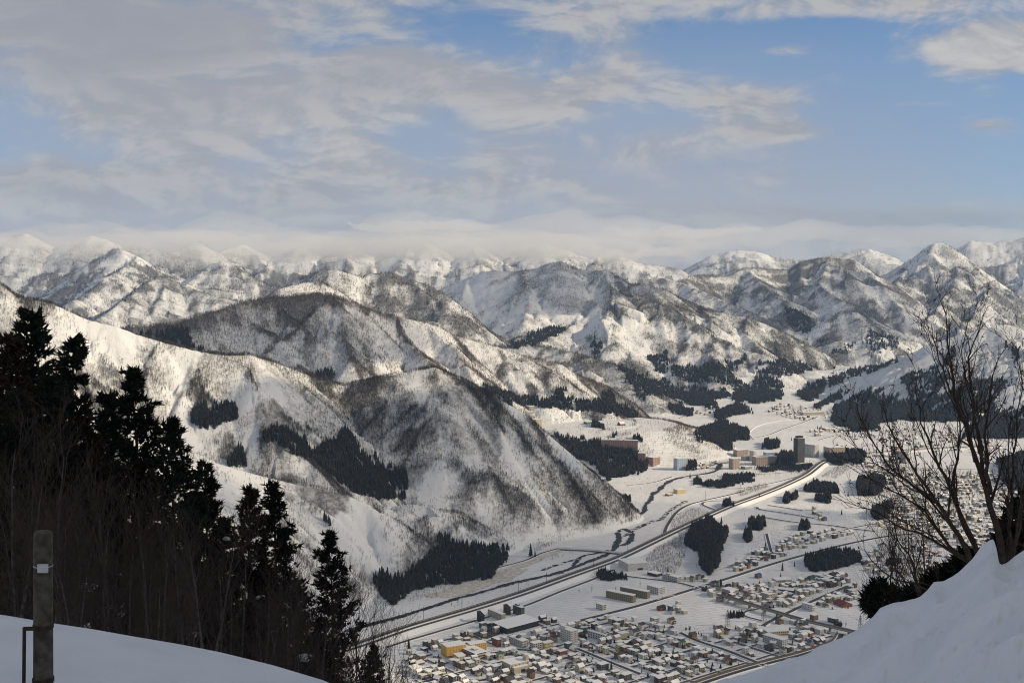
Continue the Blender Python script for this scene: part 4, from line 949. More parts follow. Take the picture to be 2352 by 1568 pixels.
B('office_building', 'dark grey block with pale end wall near the expressway', 'office', 1197, 1415, 8, 19, 15, 38, 'dark grey', short='dark expressway block', win=(2, 5, 4), extra=[('roof_hut', (.2, .8, .5, .85, 15.62, 18), 'dark grey', True)])
B('office_building', 'small dark peaked building left of the dark grey block', 'office', 1165, 1412, 8, 9, 12, 38, 'dark brown', 'shed', 'black', pitch=.7)
B('warehouse', 'small black twin peaked hall left of the cream block', 'warehouse', 1106, 1430, 7, 11, 12, 38, 'black', 'shed', 'black', pitch=.8, short='small black hall')
o, L, W = B('warehouse', 'long black steel hall with broad snow roof sloping away', 'warehouse', 1165, 1456, 75, 34, 9.5, 41, 'black', 'shed', short='long black hall', pitch=.12, eave=1.0)
B('station', 'low flat building with bright red fascia right of the black hall', 'shop', 1240, 1462, 19, 20, 5, 38, 'grey', short='red fascia building', eave=1.8, extra=[('fascia', (-.08, 1.08, -.085, -.06, 3.6, 5.1), 'red brown', False), ('fascia', (-.085, -.06, -.08, 1.08, 3.6, 5.1), 'red brown', False)])
B('apartment_block', 'dark red brick block with stepped balconies behind the hotel', 'apartments', 1143, 1486, 8, 14, 12, 38, 'red brown', short='dark red brick block', win=(3, 4, 4), ww=2.2)
B('apartment_block', 'front long olive apartment slab beside the main road', 'apartments', 1453, 1384, 9, 58, 13, 52, facade=MF['olive'], short='front olive slab', eave=.1)
B('apartment_block', 'rear long olive apartment slab beside the main road', 'apartments', 1486, 1375, 9, 58, 13, 52, facade=MF['olive'], short='rear olive slab', eave=.1)
B('apartment_block', 'white apartment block with rows of dark windows behind the olive slabs', 'apartments', 1512, 1366, 17, 23, 13, 40, 'white', short='white apartments', win=(5, 6, 4))
o, L, W = B('gymnasium', 'big white windowless gymnasium with curved snow roof', 'gymnasium', 1443, 1312, 48, 18, 15, 20, 'white', short='white gymnasium', eave=.4)
window(o, L * .6, 0, 3, 12, .14, 4)
B('school', 'grey three storey school block by the cross road', 'school', 1555, 1338, 12, 30, 10.5, 42, 'light grey', short='grey school', win=(3, 8, 3), ww=2.0, extra=[('roof_hut', (.1, .6, .5, .8, 11.1, 13.4), 'light grey', True)])
B('warehouse', 'low dark hall under snow left of the grey school', 'warehouse', 1508, 1325, 15, 19, 6, 42, 'dark brown', short='low dark hall')
B('office_building', 'white tiered building with black stripes by the main road', 'office', 1384, 1402, 9, 14, 10, 40, 'white', short='striped white building', win=(3, 4, 3), ww=4.5, wh=1.4)
B('apartment_block', 'wide white block with dark bays in the middle of town', 'apartments', 1390, 1474, 5, 38, 11, 45, 'white', 'gable', 'snowy', win=(1, 7, 3), ww=2.6, wh=1.9, short='dark-bayed white block')
B('warehouse', 'green roofed hall beside the tall white block', 'hall', 1345, 1456, 9, 26, 5, 45, 'dark brown', 'gable', 'green', short='green roofed hall')
B('office_building', 'white grey three storey block at the edge of the open field', 'office', 1503, 1434, 13, 9, 10, 34, 'light grey', win=(4, 2, 3), ww=1.8, short='field-edge block')
B('apartment_block', 'bright yellow three storey house with small snow cap', 'apartments', 1421, 1497, 14, 6, 11, 36, 'pale yellow', short='bright yellow house', win=(3, 2, 3))
B('apartment_block', 'olive yellow house with stepped gables', 'apartments', 1480, 1494, 18, 8, 10.5, 36, 'pale yellow', 'gable', short='stepped gable house', win=(5, 2, 3))
B('town_hall', 'cream office with square clock tower beyond the railway viaduct', 'office', 1766, 1380, 24, 14, 12, 34, 'cream', short='cream towered office', win=(5, 2, 3), ww=1.6, extra=[('tower', (.78, 1.0, .0, .35, 12.62, 18), 'cream', True)])
B('school', 'long cream building with a row of dark windows beyond the snowfield', 'school', 1783, 1343, 38, 5, 9, 12, 'cream', short='long cream building', win=(9, 0, 2))
B('school', 'long pale yellow school wing behind the white block', 'school', 1764, 1462, 52, 6, 7.5, 14, 'pale yellow', short='pale yellow school', win=(10, 0, 2), ww=3.6)
B('school', 'long white three storey school block on the right of town', 'school', 1797, 1487, 17, 36, 12, 40, 'white', short='long white school block', win=(3, 9, 4), ww=2.0)
B('apartment_block', 'cream cube block just beyond the viaduct', 'apartments', 1866, 1404, 8, 19, 11, 40, 'white', short='cream cube block', win=(3, 4, 3))
B('shop', 'cream terrace building at the road junction', 'shop', 1680, 1368, 20, 18, 9, 36, 'cream', short='cream junction building', win=(5, 3, 2), ww=1.8)
B('warehouse', 'long snowy roofed shed beside the cream office', 'warehouse', 1822, 1364, 8, 40, 6, 60, 'dark brown', 'gable', short='long shed')
B('workshop', 'dark open frame workshop right of the viaduct', 'workshop', 1918, 1432, 10, 13, 8, 38, 'dark grey', short='dark workshop', win=(3, 2, 2), ww=3)
B('apartment_block', 'tall narrow cream house with dark roof by the pylon', 'apartments', 1651, 1460, 14, 10, 12, 38, 'cream', 'gable', 'dark brown', win=(3, 2, 3), short='cream pylon house')
B('factory', 'green roofed plant with two dark chimneys by the main road', 'factory', 1655, 1357, 10, 12, 7, 36, 'cream', 'flat', 'green', short='chimney plant', extra=[('chimney', (.1, .26, .3, .5, 7.62, 19), 'grey', False), ('chimney', (.7, .88, .3, .5, 7.62, 20), 'black', False)])
B('shop', 'long low red roofed building near the right hand trees', 'shop', 1935, 1395, 26, 12, 4, 20, 'red brown', 'gable', 'rust red', short='low red roofed building')
# large hotels up the valley
B('resort_hotel', 'long pink hotel along the wooded terrace, its left wing', 'hotel', 1380, 1052, 84, 15, 30, -7, facade=MF['pink'], Y=3520, extra=[('stair_tower', (.24, .28, -.14, -.002, -14, 31.5), 'pink', True), ('stair_tower', (.60, .64, -.14, -.002, -14, 31.5), 'pink', True), ('roof_plant', (.40, .52, .3, .7, 30.62, 33), 'light grey', True)], short='pink hotel', eave=.1)
B('resort_hotel', 'tall pink end tower on the right of the long pink hotel', 'hotel', 1465, 1056, 17, 18, 32, -12, facade=MF['pink'], Y=3455, eave=.1)
B('resort_hotel', 'darker pink hotel block with recess beside the long pink hotel', 'hotel', 1500, 1056, 19, 18, 30, 40, facade=MF['pink'], Y=3440, eave=.1)
B('resort_hotel', 'pale green stepped hotel among dark trees', 'hotel', 1552, 1056, 16, 12, 24, 38, facade=MF['pale green'], eave=.1, extra=[('upper_block', (.2, .7, .2, .8, 24.62, 34), 'pale green', True)])
B('resort_hotel', 'pale blue curved hotel in front of the pale green one', 'hotel', 1556, 1080, 25, 7, 36, 25, facade=MF['blue'], eave=.1)
B('apartment_tower', 'square pink tower standing alone by the river road', 'apartments', 1683, 1078, 18, 7, 33, 30, facade=MF['rose'], eave=.1)
B('resort_hotel', 'cream hotel behind the square pink tower', 'hotel', 1693, 1049, 29, 6, 22, 22, facade=MF['rose'], eave=.1)
B('apartment_tower', 'narrow white tower behind the wide rose hotel', 'apartments', 1731, 1059, 8, 8, 33, 40, facade=MF['white'], eave=.1)
B('resort_hotel', 'wide rose hotel left of the black tower', 'hotel', 1737, 1069, 51, 6, 27, 16, facade=MF['rose'], eave=.1)
B('office_building', 'low blue grey block behind the wide rose hotel', 'office', 1760, 1049, 26, 4, 14, 16, 'blue grey', eave=.1)
o, L, W = B('apartment_tower', 'tall black apartment tower with rows of pale windows', 'apartments', 1832, 1069, 19, 7, 86, 30, facade=MF['black'], eave=.1, extra=[('crown', (.15, .85, .15, .85, 86.62, 93), 'black', False), ('podium', (-.4, 1.9, -.3, .8, -2, 7), 'dark grey', True)])
B('resort_hotel', 'small cream block between the narrow white tower and the cream hotel', 'hotel', 1712, 1058, 12, 8, 14, 36, facade=MF['cream'], eave=.1)
B('resort_hotel', 'low grey block right of the square pink tower', 'hotel', 1712, 1078, 17, 8, 8, 30, facade=MF['grey'], eave=.1)
B('apartment_block', 'cream riverside block with yellow shutters by the upper bank', 'apartments', 1556, 1134, 20, 7, 11, 24, 'pale yellow', eave=.1)
B('workshop', 'small tan sheds on the sunny riverbank', 'shed', 1535, 1139, 12, 6, 5, 30, 'orange', eave=.2)
B('apartment_block', 'tall white slab with lit striped end right of the black tower', 'apartments', 1871, 1051, 13, 18, 42, 40, facade=MF['white'], eave=.1)
B('resort_hotel', 'wide cream hotel right of the white slab', 'hotel', 1906, 1052, 39, 8, 34, 18, facade=MF['cream'], eave=.1)
B('apartment_tower', 'red and white striped tower behind the bare tree', 'apartments', 2060, 1050, 12, 9, 36, 36, facade=MF['redstripe'], eave=.1)
B('apartment_tower', 'grey green tower in front of the striped tower', 'apartments', 2080, 1064, 6, 18, 38, 45, facade=MF['grey'], eave=.1)
B('ski_lodge', 'long low cream lodge at the foot of the ski runs', 'lodge', 1845, 954, 52, 4, 13, 12, 'cream', eave=.2)
B('resort_hotel', 'cream hotel on the snowy terrace', 'hotel', 1232, 960, 14, 10, 22, 36, facade=MF['cream'], Y=3760, eave=.1)
B('resort_hotel', 'grey stepped hotel at the left of the terrace', 'hotel', 1216, 950, 12, 16, 16, 42, facade=MF['grey'], Y=3860, eave=.1)
B('lodge', 'teal walled lodge with snow roof on the terrace', 'lodge', 1348, 958, 22, 7, 9, 30, 'teal', Y=3800)
B('lodge', 'blue fronted lodge near the back of the terrace', 'lodge', 1366, 945, 18, 6, 8, 30, 'blue grey', Y=3950)
B('lodge', 'small red lodge at the right of the terrace', 'lodge', 1425, 972, 12, 6, 7, 30, 'red brown', 'gable', Y=3760, pitch=.8)
print('buildings', len(LAND), BWIN, round(time.time() - T0, 1))
# ------------------------------------------------------------------ houses
DIST = [ # polygon on the ground, street angle, chance, cell
 ([(925,1505),(1000,1474),(1075,1452),(1110,1440),(1140,1432),(1220,1428),(1330,1432),(1400,1414),(1430,1425),(1480,1428),(1530,1442),(1600,1464),(1660,1462),(1690,1450),(1740,1440),(1770,1448),(1860,1442),(1925,1462),(1890,1484),(1760,1520),(1600,1568),(1575,1586),(960,1586)], 38, .94, (14.2, 13.2)),
 ([(1650,1388),(1612,1358),(1640,1345),(1720,1345),(1800,1338),(1870,1330),(1930,1318),(1965,1340),(1965,1385),(1900,1400),(1860,1390),(1800,1405),(1740,1392),(1700,1392)], 36, .85, (14, 13.5)),
 ([(1690,1318),(1675,1302),(1715,1272),(1760,1262),(1800,1268),(1820,1282),(1760,1300)], 42, .9, (13.5, 13)),
 ([(1775,1264),(1815,1236),(1880,1220),(1935,1214),(1965,1225),(1900,1244),(1840,1262)], 40, .7, (17, 16)),
 ([(1970,1062),(2060,1056),(2100,1098),(2300,1090),(2360,1130),(2360,1250),(2120,1216),(2060,1222),(2000,1210),(2040,1186),(2060,1120),(1990,1085)], 30, .55, (18, 17)),
 ([(2000,1262),(2130,1236),(2260,1225),(2360,1230),(2360,1320),(2000,1320),(1975,1300)], 36, .6, (18, 17)),
 ([(1757,946),(1790,928),(1850,935),(1912,945),(1912,962),(1850,966),(1790,958)], 30, .55, (24, 26)),
 ([(1592,942),(1641,936),(1645,954),(1600,956)], 30, .55, (24, 26)),
 ([(1850,1000),(1870,985),(1990,990),(2060,985),(2280,1000),(2290,1046),(2110,1030),(1990,1012)], 28, .4, (24, 26)),
 ([(1844,1166),(1890,1168),(1890,1196),(1850,1190)], 30, .5, (18, 17)),
 ([(1586,1066),(1625,1062),(1630,1078),(1592,1080)], 30, .6, (20, 18)),
 ([(1570,1336),(1590,1322),(1625,1325),(1640,1335),(1610,1345)], 38, .6, (16, 15)),
 ([(1515,1402),(1560,1388),(1580,1396),(1570,1412),(1530,1415)], 38, .5, (15, 14)),
]
def town_streets():
    poly, ang = DIST[0][0], R(DIST[0][1]); c, s = math.cos(ang), math.sin(ang); P = np.array([ground(a, b) for a, b in poly]); ua = P[:, 0] * c + P[:, 1] * s; vb = -P[:, 0] * s + P[:, 1] * c
    o0 = np.array(occ); n = 0
    def run(fix, along, lo, hi):
        nonlocal n
        pts = []
        for t in np.arange(lo, hi, 9.0):
            a_, b_ = (fix, t) if along else (t, fix); x, y = a_ * c - b_ * s, a_ * s + b_ * c; q = proj(x, y, floor_z(y)); ok = in_poly(np.array([q[0]]), np.array([q[1]]), poly)[0] and not (np.hypot(o0[:, 0] - x, o0[:, 1] - y) < o0[:, 2] - 1).any()
            if ok: pts.append((x, y, float(floor_z(y)) + .3))
            if (not ok or t + 9 >= hi) and len(pts):
                if len(pts) > 4:
                    A = np.array(pts); w = 4.6; sweep_ = sweep('street', A, [(-w/2-1.2, .5), (-w/2, .06), (w/2, .06), (w/2+1.2, .5)], [M_SNOW, M_ASPH], [0, 1, 0]); n += 1
                    tag(sweep_, 'narrow wet town street between rows of snowy houses', kind='structure')
                    for p in pts: occ.append((p[0], p[1], 4.5))
                pts = []
    for f_ in np.arange(ua.min() + 20, ua.max(), 62.0): run(f_, True, vb.min(), vb.max())
    for f_ in np.arange(vb.min() + 26, vb.max(), 46.0): run(f_, False, ua.min(), ua.max())
town_streets()
OC = np.array(occ)
hr = np.random.default_rng(2024)
HS = []
def dist_cells(poly, ang, chance, cell):
    P = np.array([ground(a, b) for a, b in poly]); c, s = math.cos(R(ang)), math.sin(R(ang))
    a = P[:, 0] * c + P[:, 1] * s; b = -P[:, 0] * s + P[:, 1] * c
    for i, ua in enumerate(np.arange(a.min(), a.max(), cell[0])):
        for j, vb in enumerate(np.arange(b.min(), b.max(), cell[1])):
            if hr.random() > chance or (i % 6 == 5 and hr.random() < .8): continue
            ua2 = ua + hr.uniform(-2.2, 2.2); vb2 = vb + hr.uniform(-2.2, 2.2)
            x = ua2 * c - vb2 * s; y = ua2 * s + vb2 * c
            px, py = proj(x, y, floor_z(y))
            if not in_poly(np.array([px]), np.array([py]), poly)[0]: continue
            if (np.hypot(OC[:, 0] - x, OC[:, 1] - y) < OC[:, 2] + 3.0).any(): continue
            yield x, y
for poly, ang, ch, cell in DIST:
    for x, y in dist_cells(poly, ang, ch, cell):
        L = hr.uniform(6.5, 10.5); W = hr.uniform(5.8, 9.0)
        if hr.random() < .16: L *= 1.5; W *= 1.2
        st = hr.choice([2, 2, 2, 3, 3, 1]); H = st * 2.7 + .5
        wall = hr.choice(['cream', 'white', 'light grey', 'grey', 'beige', 'brown', 'dark brown', 'dark grey', 'orange', 'red brown', 'teal', 'pale yellow'], p=[.16, .12, .12, .12, .13, .11, .10, .08, .018, .022, .01, .01])
        rk = hr.choice(['flat', 'gable', 'shed'], p=[.50, .38, .12])
        rc = 'snowy' if rk == 'flat' or hr.random() < .66 else hr.choice(['dark brown', 'slate', 'rust red', 'black', 'blue', 'green'], p=[.34, .33, .05, .22, .02, .04])
        HS.append(dict(x=x, y=y, L=L, W=W, st=int(st), H=H, wall=str(wall), rk=str(rk), rc=str(rc), th=ang + hr.normal(0, 3.5) + (0 if hr.random() < .9 else 20), pitch=hr.uniform(.45, .8), snow=hr.uniform(.5, 1.0), key=hr.random()))
for px, py, kw in ((1741,1328,dict(wall='brown', rk='gable', rc='blue', st=2)), (1893,1196,dict(wall='brown', rk='gable', rc='blue', st=2)), (1540,1432,dict(wall='cream', rk='gable', rc='dark brown', st=2)), (1590,1466,dict(wall='orange', rk='gable', rc='slate', st=2)),
                   (1614,1509,dict(wall='orange', rk='flat', rc='snowy', st=2)), (1912,1326,dict(wall='dark brown', rk='gable', rc='dark brown', st=2)), (1927,1326,dict(wall='teal', rk='gable', rc='black', st=2)), (1870,1425,dict(wall='brown', rk='flat', rc='snowy', st=3)),
                   (1790,1434,dict(wall='brown', rk='flat', rc='dark brown', st=2)), (1822,1434,dict(wall='light grey', rk='flat', rc='snowy', st=2)), (1845,1436,dict(wall='white', rk='gable', rc='snowy', st=2)), (1610,1330,dict(wall='dark brown', rk='gable', rc='black', st=1))):
    p = ground(px, py); HS.append(dict(x=p[0], y=p[1], L=11, W=9, H=kw['st'] * 2.8 + .5, th=36, pitch=.7, snow=.7, key=.5, **kw))
HS.sort(key=lambda h: h['y'])
NIND = 290
near, farh = HS[:NIND], HS[NIND:]
print('houses', len(HS), 'far from', round(farh[0]['y']) if farh else None)
COLW = {'flat': 'flat roofed', 'gable': 'gabled', 'shed': 'lean-to roofed'}
STW = {1: 'one-storey', 2: 'two-storey', 3: 'three-storey'}
def hlabel0(h):
    roof = {'flat': 'flat snow roof', 'gable': 'snowy gable roof', 'shed': 'snowy sloping roof'}[h['rk']] if h['rc'] == 'snowy' else h['rc'] + ' roof'
    return f"{STW[h['st']]} {h['wall']} house", roof
LXY = np.array([(l[1], l[2]) for l in LAND])
for h in near:
    d = np.hypot(LXY[:, 0] - h['x'], LXY[:, 1] - h['y']); od = np.argsort(d)
    h['lm'] = od[:3]; h['d'] = d
    dx, dy = h['x'] - LXY[od[0], 0], h['y'] - LXY[od[0], 1]
    h['rel'] = ('right of' if dx > 0 else 'left of') if abs(dx) > abs(dy) else ('behind' if dy > 0 else 'before')
    a, r = hlabel0(h); h['label'] = f"{a} with {r}, {h['rel']} the {LAND[od[0]][0]}"
ORD = ['nearest', 'second nearest', 'third nearest', 'fourth nearest', 'fifth nearest', 'sixth nearest', 'seventh nearest', 'eighth nearest']
from collections import defaultdict
gr = defaultdict(list)
for h in near: gr[h['label']].append(h)
for lab, hs in gr.items():
    if len(hs) < 2: continue
    hs.sort(key=lambda h: h['d'][h['lm'][0]])
    for k, h in enumerate(hs): h['label'] = lab + ', ' + ORD[min(k, 7)]
for h in near:
    w_ = h['label'].split()
    if len(w_) > 16: h['label'] = h['label'].replace(' with ', ', ')
LONG = [h['label'] for h in near if len(h['label'].split()) > 16]; print('long labels', len(LONG), LONG[:3])
def house_geo(mb, mr, h, ox=0, oy=0, oz=0, c=1.0, s=0.0, wm=0, rm=0):
    L, W, H = h['L'], h['W'], h['H']
    mb.box(0, L, 0, W, -3, H, wm, top=(h['rk'] == 'flat'))
    if h['rk'] == 'gable':
        q = min(L, W) * h['pitch'] * .5
        if L >= W:
            for x in (0, L): mb.quad([(x, 0, H), (x, W, H), (x, W / 2, H + q)], wm)
        else:
            for y in (0, W): mb.quad([(0, y, H), (L, y, H), (L / 2, y, H + q)], wm)
    elif h['rk'] == 'shed':
        q = W * h['pitch'] * .3
        for x in (0, L): mb.quad([(x, 0, H), (x, W, H), (x, W, H + q)], wm)
        mb.quad([(0, W, H), (L, W, H), (L, W, H + q), (0, W, H + q)], wm)
    roof_mesh(mr, L, W, H, h['rk'], .45, h['snow'] if h['rc'] == 'snowy' else .22, h['pitch'] if h['rk'] != 'shed' else h['pitch'] * .6, rm)
for n_, h in enumerate(near):
    mb, mr = MB(), MB(); house_geo(mb, mr, h)
    if n_ % 3 == 0 and h['L'] > 9:      # a lower side bay
        b0 = h['L'] * .55; mb.box(b0, h['L'], -2.6, -.003, -3, 3.0, 0, top=True); mr.box(b0 - .2, h['L'] + .2, -2.9, -.02, 3.02, 3.6, 0, bottom=True)
    o = mb.build('house', MW[h['wall']]); place(o, (h['x'], h['y'], floor_z(h['y'])), h['th']); tag(o, h['label'], 'house', 'town houses')
    mr.build('roof', MR[h['rc']], o)
    if n_ % 6 != 1:
        fy = MB(); fw = h['W'] * (.5 + h['key'] * .5); fy.quad([(-.5, -5.5, .32), (h['L'] * .8, -5.5, .32), (h['L'] * .8, -.3, .36), (-.5, -.3, .36)]); fy.build('dark_pad', M_ASPH, o)  # dark asphalt pad added to deepen the dark gaps between houses
    if n_ < 190:
        dark = h['wall'] in ('dark brown', 'dark grey')
        for k in range(h['st']):
            z = 1.6 + 2.7 * k
            for i in ((.28, .72) if h['L'] < 11.5 else (.2, .5, .8)):
                if hr.random() < .78: window(o, h['L'] * i, 0, z, 1.7, .12, 1.25)
            if hr.random() < .6: window(o, 0, h['W'] * hr.choice([.35, .65]), z, .12, 1.5, 1.2)
if farh:
    wk = list(WALLC); rk = list(ROOFC); V, F, MI, off = [], [], [], 0
    allm = [MW[k] for k in wk] + [MR[k] for k in rk]
    for h in farh:
        mb = MB(); house_geo(mb, mb, h, wm=wk.index(h['wall']), rm=len(wk) + rk.index(h['rc']))
        v = np.array(mb.v); c, s = math.cos(R(h['th'])), math.sin(R(h['th']))
        v = np.stack([v[:, 0] * c - v[:, 1] * s + h['x'], v[:, 0] * s + v[:, 1] * c + h['y'], v[:, 2] + floor_z(h['y'])], 1)
        V += [tuple(q) for q in v]; F += [tuple(i + off for i in f) for f in mb.f]; MI += mb.m; off += len(v)
    me = bpy.data.meshes.new('distant_houses'); me.from_pydata(V, [], F)
    for m in allm: me.materials.append(m)
    me.polygons.foreach_set('material_index', MI)
    o = link(bpy.data.objects.new('distant_houses', me)); tag(o, 'scattered far houses under snow beyond the town, up the valley', 'houses', kind='stuff')
print('houses built', BWIN, round(time.time() - T0, 1))
# ------------------------------------------------------------------ valley trees, pylons, poles, cars
GROVES = [([(1573,1242),(1596,1198),(1634,1184),(1645,1201),(1668,1203),(1670,1230),(1655,1256),(1652,1288),(1648,1305),(1624,1319),(1610,1302),(1610,1263),(1585,1262)], 22, 'big dark cedar grove below the expressway'),
 ([(1849,1297),(1852,1272),(1912,1261),(1947,1258),(1975,1272),(1977,1290),(1947,1300),(1894,1311),(1863,1306)], 19, 'long dark cedar grove beside the straight road'),
 ([(1720,1213),(1722,1188),(1757,1188),(1762,1209),(1740,1216)], 19, 'small cedar grove alone in the open field'), ([(1706,1240),(1712,1215),(1725,1213),(1730,1238),(1718,1245)], 18, 'tight round clump of cedars in the field'),
 ([(1833,1218),(1838,1196),(1851,1191),(1862,1207),(1858,1219)], 19, 'round cedar clump near the toll plaza'), ([(1846,1126),(1860,1103),(1907,1102),(1930,1116),(1924,1128),(1877,1132)], 17, 'flat cedar grove right under the expressway bend'),
 ([(1965,1094),(1993,1088),(2038,1090),(2032,1112),(2009,1140),(1979,1140),(1968,1120)], 22, 'tall cedar grove at the edge of the far town'), ([(1871,1152),(1873,1130),(1890,1130),(1890,1152)], 18, 'left cedar clump by the toll plaza'),
 ([(1893,1152),(1893,1131),(1910,1131),(1910,1152)], 18, 'right cedar clump by the toll plaza'), ([(1797,1148),(1800,1130),(1830,1128),(1830,1146),(1805,1152)], 17, 'cedar clump tucked under the expressway'),
 ([(1657,1165),(1659,1147),(1673,1143),(1685,1152),(1682,1167)], 18, 'cedar clump inside the loop ramp'), ([(2001,1180),(2005,1163),(2020,1156),(2045,1156),(2050,1180),(2031,1196),(2005,1190)], 24, 'rounded cedar grove in the far town'),
 ([(1896,1062),(1900,1030),(1932,1026),(1987,1036),(1984,1062)], 20, 'cedars behind the wide cream hotel'), ([(1776,1062),(1780,1042),(1800,1035),(1826,1038),(1826,1068),(1790,1068)], 20, 'cedars left of the black tower'),
 ([(1740,1082),(1745,1066),(1820,1058),(1862,1062),(1862,1080)], 8, 'low cedar row in front of the rose hotel'), ([(1755,1031),(1758,1006),(1787,1008),(1784,1033)], 22, 'cedar clump left of the black tower beyond the hotels'),
 ([(1590,1114),(1594,1096),(1612,1098),(1624,1114)], 9, 'young conifers at the left of the park rows'), ([(1617,1122),(1620,1102),(1682,1098),(1692,1116)], 10, 'young conifer row in the middle of the park'),
 ([(1660,1106),(1664,1084),(1722,1080),(1738,1106),(1690,1110)], 11, 'young conifer block at the right of the park'), ([(2289,1056),(2360,1030),(2360,1130),(2310,1116),(2298,1085)], 22, 'dark cedar wood at the right edge of the far town'),
 ([(1366,1326),(1372,1308),(1384,1304),(1404,1312),(1442,1316),(1440,1328),(1376,1334)], 11, 'dark trees in front of the white gymnasium'), ([(1515,1055),(1530,1040),(1545,1048),(1548,1062),(1520,1062)], 15, 'cedars beside the pale green hotel'),
 ([(1575,1080),(1580,1052),(1596,1054),(1600,1078)], 18, 'cedars right of the pale blue hotel'), ([(1424,1150),(1430,1132),(1442,1134),(1446,1150)], 16, 'cedar clump alone on the riverside field'),
 ([(2030,1300),(2036,1282),(2054,1280),(2060,1300)], 14, 'dark bushy clump right of the long grove'), ([(1676,1420),(1680,1402),(1700,1400),(1712,1420)], 9, 'dark trees below the junction'), ([(1912,1440),(1915,1420),(1935,1420),(1935,1442)], 9, 'trees by the dark workshop')]
NOHOUSE = []
for k, (poly, h0, lab) in enumerate(GROVES):
    m = poly_mask(1300, 5500, poly, h0) & (own == 0)
    p = sample(m, 1 / 9. if h0 > 12 else 1 / 13., 700 + k)
    if not len(p): print('empty', lab); continue
    h = h0 * rng.uniform(.55, 1.2, len(p))
    o = scatter_mesh('cedar_grove', p, h, CT_N, M_CEDAR, seed=70 + k); tag(o, lab, 'tree grove', kind='stuff')
BUSH = [([(1478,1296),(1500,1262),(1545,1240),(1580,1225),(1580,1255),(1562,1306),(1520,1322),(1490,1314)], 6, 'russet bare thicket under the expressway', 1/14.), ([(1330,1062),(1352,1072),(1400,1128),(1432,1182),(1418,1196),(1385,1150),(1350,1100)], 7, 'russet bare fringe at the toe of the fluted mountain', 1/12.),
 ([(1536,1200),(1560,1180),(1600,1166),(1612,1172),(1640,1176),(1600,1200),(1545,1222)], 6, 'bare bushes between the ramp and the expressway', 1/22.), ([(1220,1288),(1300,1268),(1320,1262),(1315,1272),(1250,1292)], 5, 'bare bushes along the levee lane', 1/40.),
 ([(930,1362),(1000,1340),(1060,1345),(1000,1372),(940,1385)], 8, 'bare riverside trees below the cedar block', 1/60.), ([(1885,1095),(1930,1066),(1965,1058),(1960,1075),(1920,1100)], 6, 'bare bushes below the expressway bend', 1/20.),
 ([(1690,1130),(1760,1110),(1768,1118),(1700,1142)], 6, 'russet saplings beside the expressway', 1/16.), ([(1490,1310),(1540,1300),(1560,1318),(1500,1322)], 6, 'bare trees round the white gymnasium', 1/40.),
 ([(1200,1268),(1270,1215),(1420,1196),(1420,1206),(1330,1225),(1230,1270)], 7, 'bare trees along the foot of the fluted mountain', 1/28.), ([(1100,1330),(1250,1340),(1180,1390),(1030,1400)], 5, 'thin reeds and saplings on the floodplain', 1/260.),
 ([(2000,1070),(2340,1090),(2340,1250),(2060,1250),(2020,1180)], 9, 'bare garden trees among the far houses', 1/110.), ([(960,1500),(1200,1430),(1700,1440),(1900,1450),(1600,1560),(960,1568)], 5.5, 'bare garden trees between the town houses', 1/150.),
 ([(1640,1350),(1900,1320),(1970,1345),(1960,1400),(1700,1400)], 6, 'bare garden trees round the houses past the road', 1/170.), ([(1700,1180),(1960,1150),(2000,1260),(1850,1330),(1700,1260)], 5, 'scattered bare bushes on the open fields', 1/380.), ([(1440,1095),(1560,1080),(1540,1120),(1480,1150),(1420,1140)], 5, 'bushes on the riverside fields', 1/260.), ([(1600,1060),(1900,1060),(1880,1090),(1600,1100)], 7, 'bare trees round the hotels', 1/160.)]
for k, (poly, h0, lab, dn) in enumerate(BUSH):
    m = (gy > 1300) & (gy < 5000) & vis & in_poly(PX, PY, poly)
    p = sample(m, dn, 760 + k)
    if len(p):
        h = h0 * rng.uniform(.5, 1.2, len(p)); o = scatter_mesh('bare_thicket', p, h, BT_N, M_BARE_RED if k in (0, 1, 6) else M_BARE, seed=90 + k); tag(o, lab, 'thicket', kind='stuff')
for poly, dn, lab in (([(960,1500),(1200,1440),(1700,1440),(1900,1450),(1600,1560),(960,1568)], 1/520., 'small dark garden conifers between the town houses'), ([(1640,1350),(1900,1320),(1970,1345),(1960,1400),(1700,1400)], 1/420., 'small dark conifers round the houses past the road'), ([(2000,1070),(2340,1090),(2340,1250),(2060,1250),(2020,1180)], 1/500., 'small dark conifers among the far houses')):
    m = (gy > 1300) & (gy < 5000) & vis & in_poly(PX, PY, poly) & (own == 0); p = sample(m, dn, 790)
    p = p[np.array([not (np.hypot(OC[:, 0] - q[0], OC[:, 1] - q[1]) < OC[:, 2] - 2).any() for q in p], bool)] if len(p) else p
    o = scatter_mesh('garden_shrubbery', p, rng.uniform(3.5, 8, len(p)), CT_N, M_CEDAR, seed=97, wide=rng.uniform(1.0, 2.0, len(p))); tag(o, lab, 'shrubbery', kind='stuff')
# single trees that stand apart
def single_tree(name, lab, cat, px, py, h, temps, mat, i):
    c = ground(px, py); tv, tf = temps[i % len(temps)]
    root = bpy.data.objects.new(name, None); link(root); root.location = c; root.rotation_euler.z = i * 1.3; tag(root, lab, cat)
    me = np_mesh('crown', tv * h, tf, mat); link(bpy.data.objects.new('crown', me), root)
    t = MB()
    for a in range(5):
        a0, a1 = a * 1.2566, (a + 1) * 1.2566; r = h * .018
        t.quad([(r*math.cos(a0), r*math.sin(a0), -1), (r*math.cos(a1), r*math.sin(a1), -1), (r*.4*math.cos(a1), r*.4*math.sin(a1), h*.6), (r*.4*math.cos(a0), r*.4*math.sin(a0), h*.6)])
    t.build('trunk', M_BARE, root)
CT_S = [cedar_template(10, 6, 260 + i, .19) for i in range(4)]
BT_S = [bare_template(16, 3, 280 + i, .022, .04) for i in range(4)]
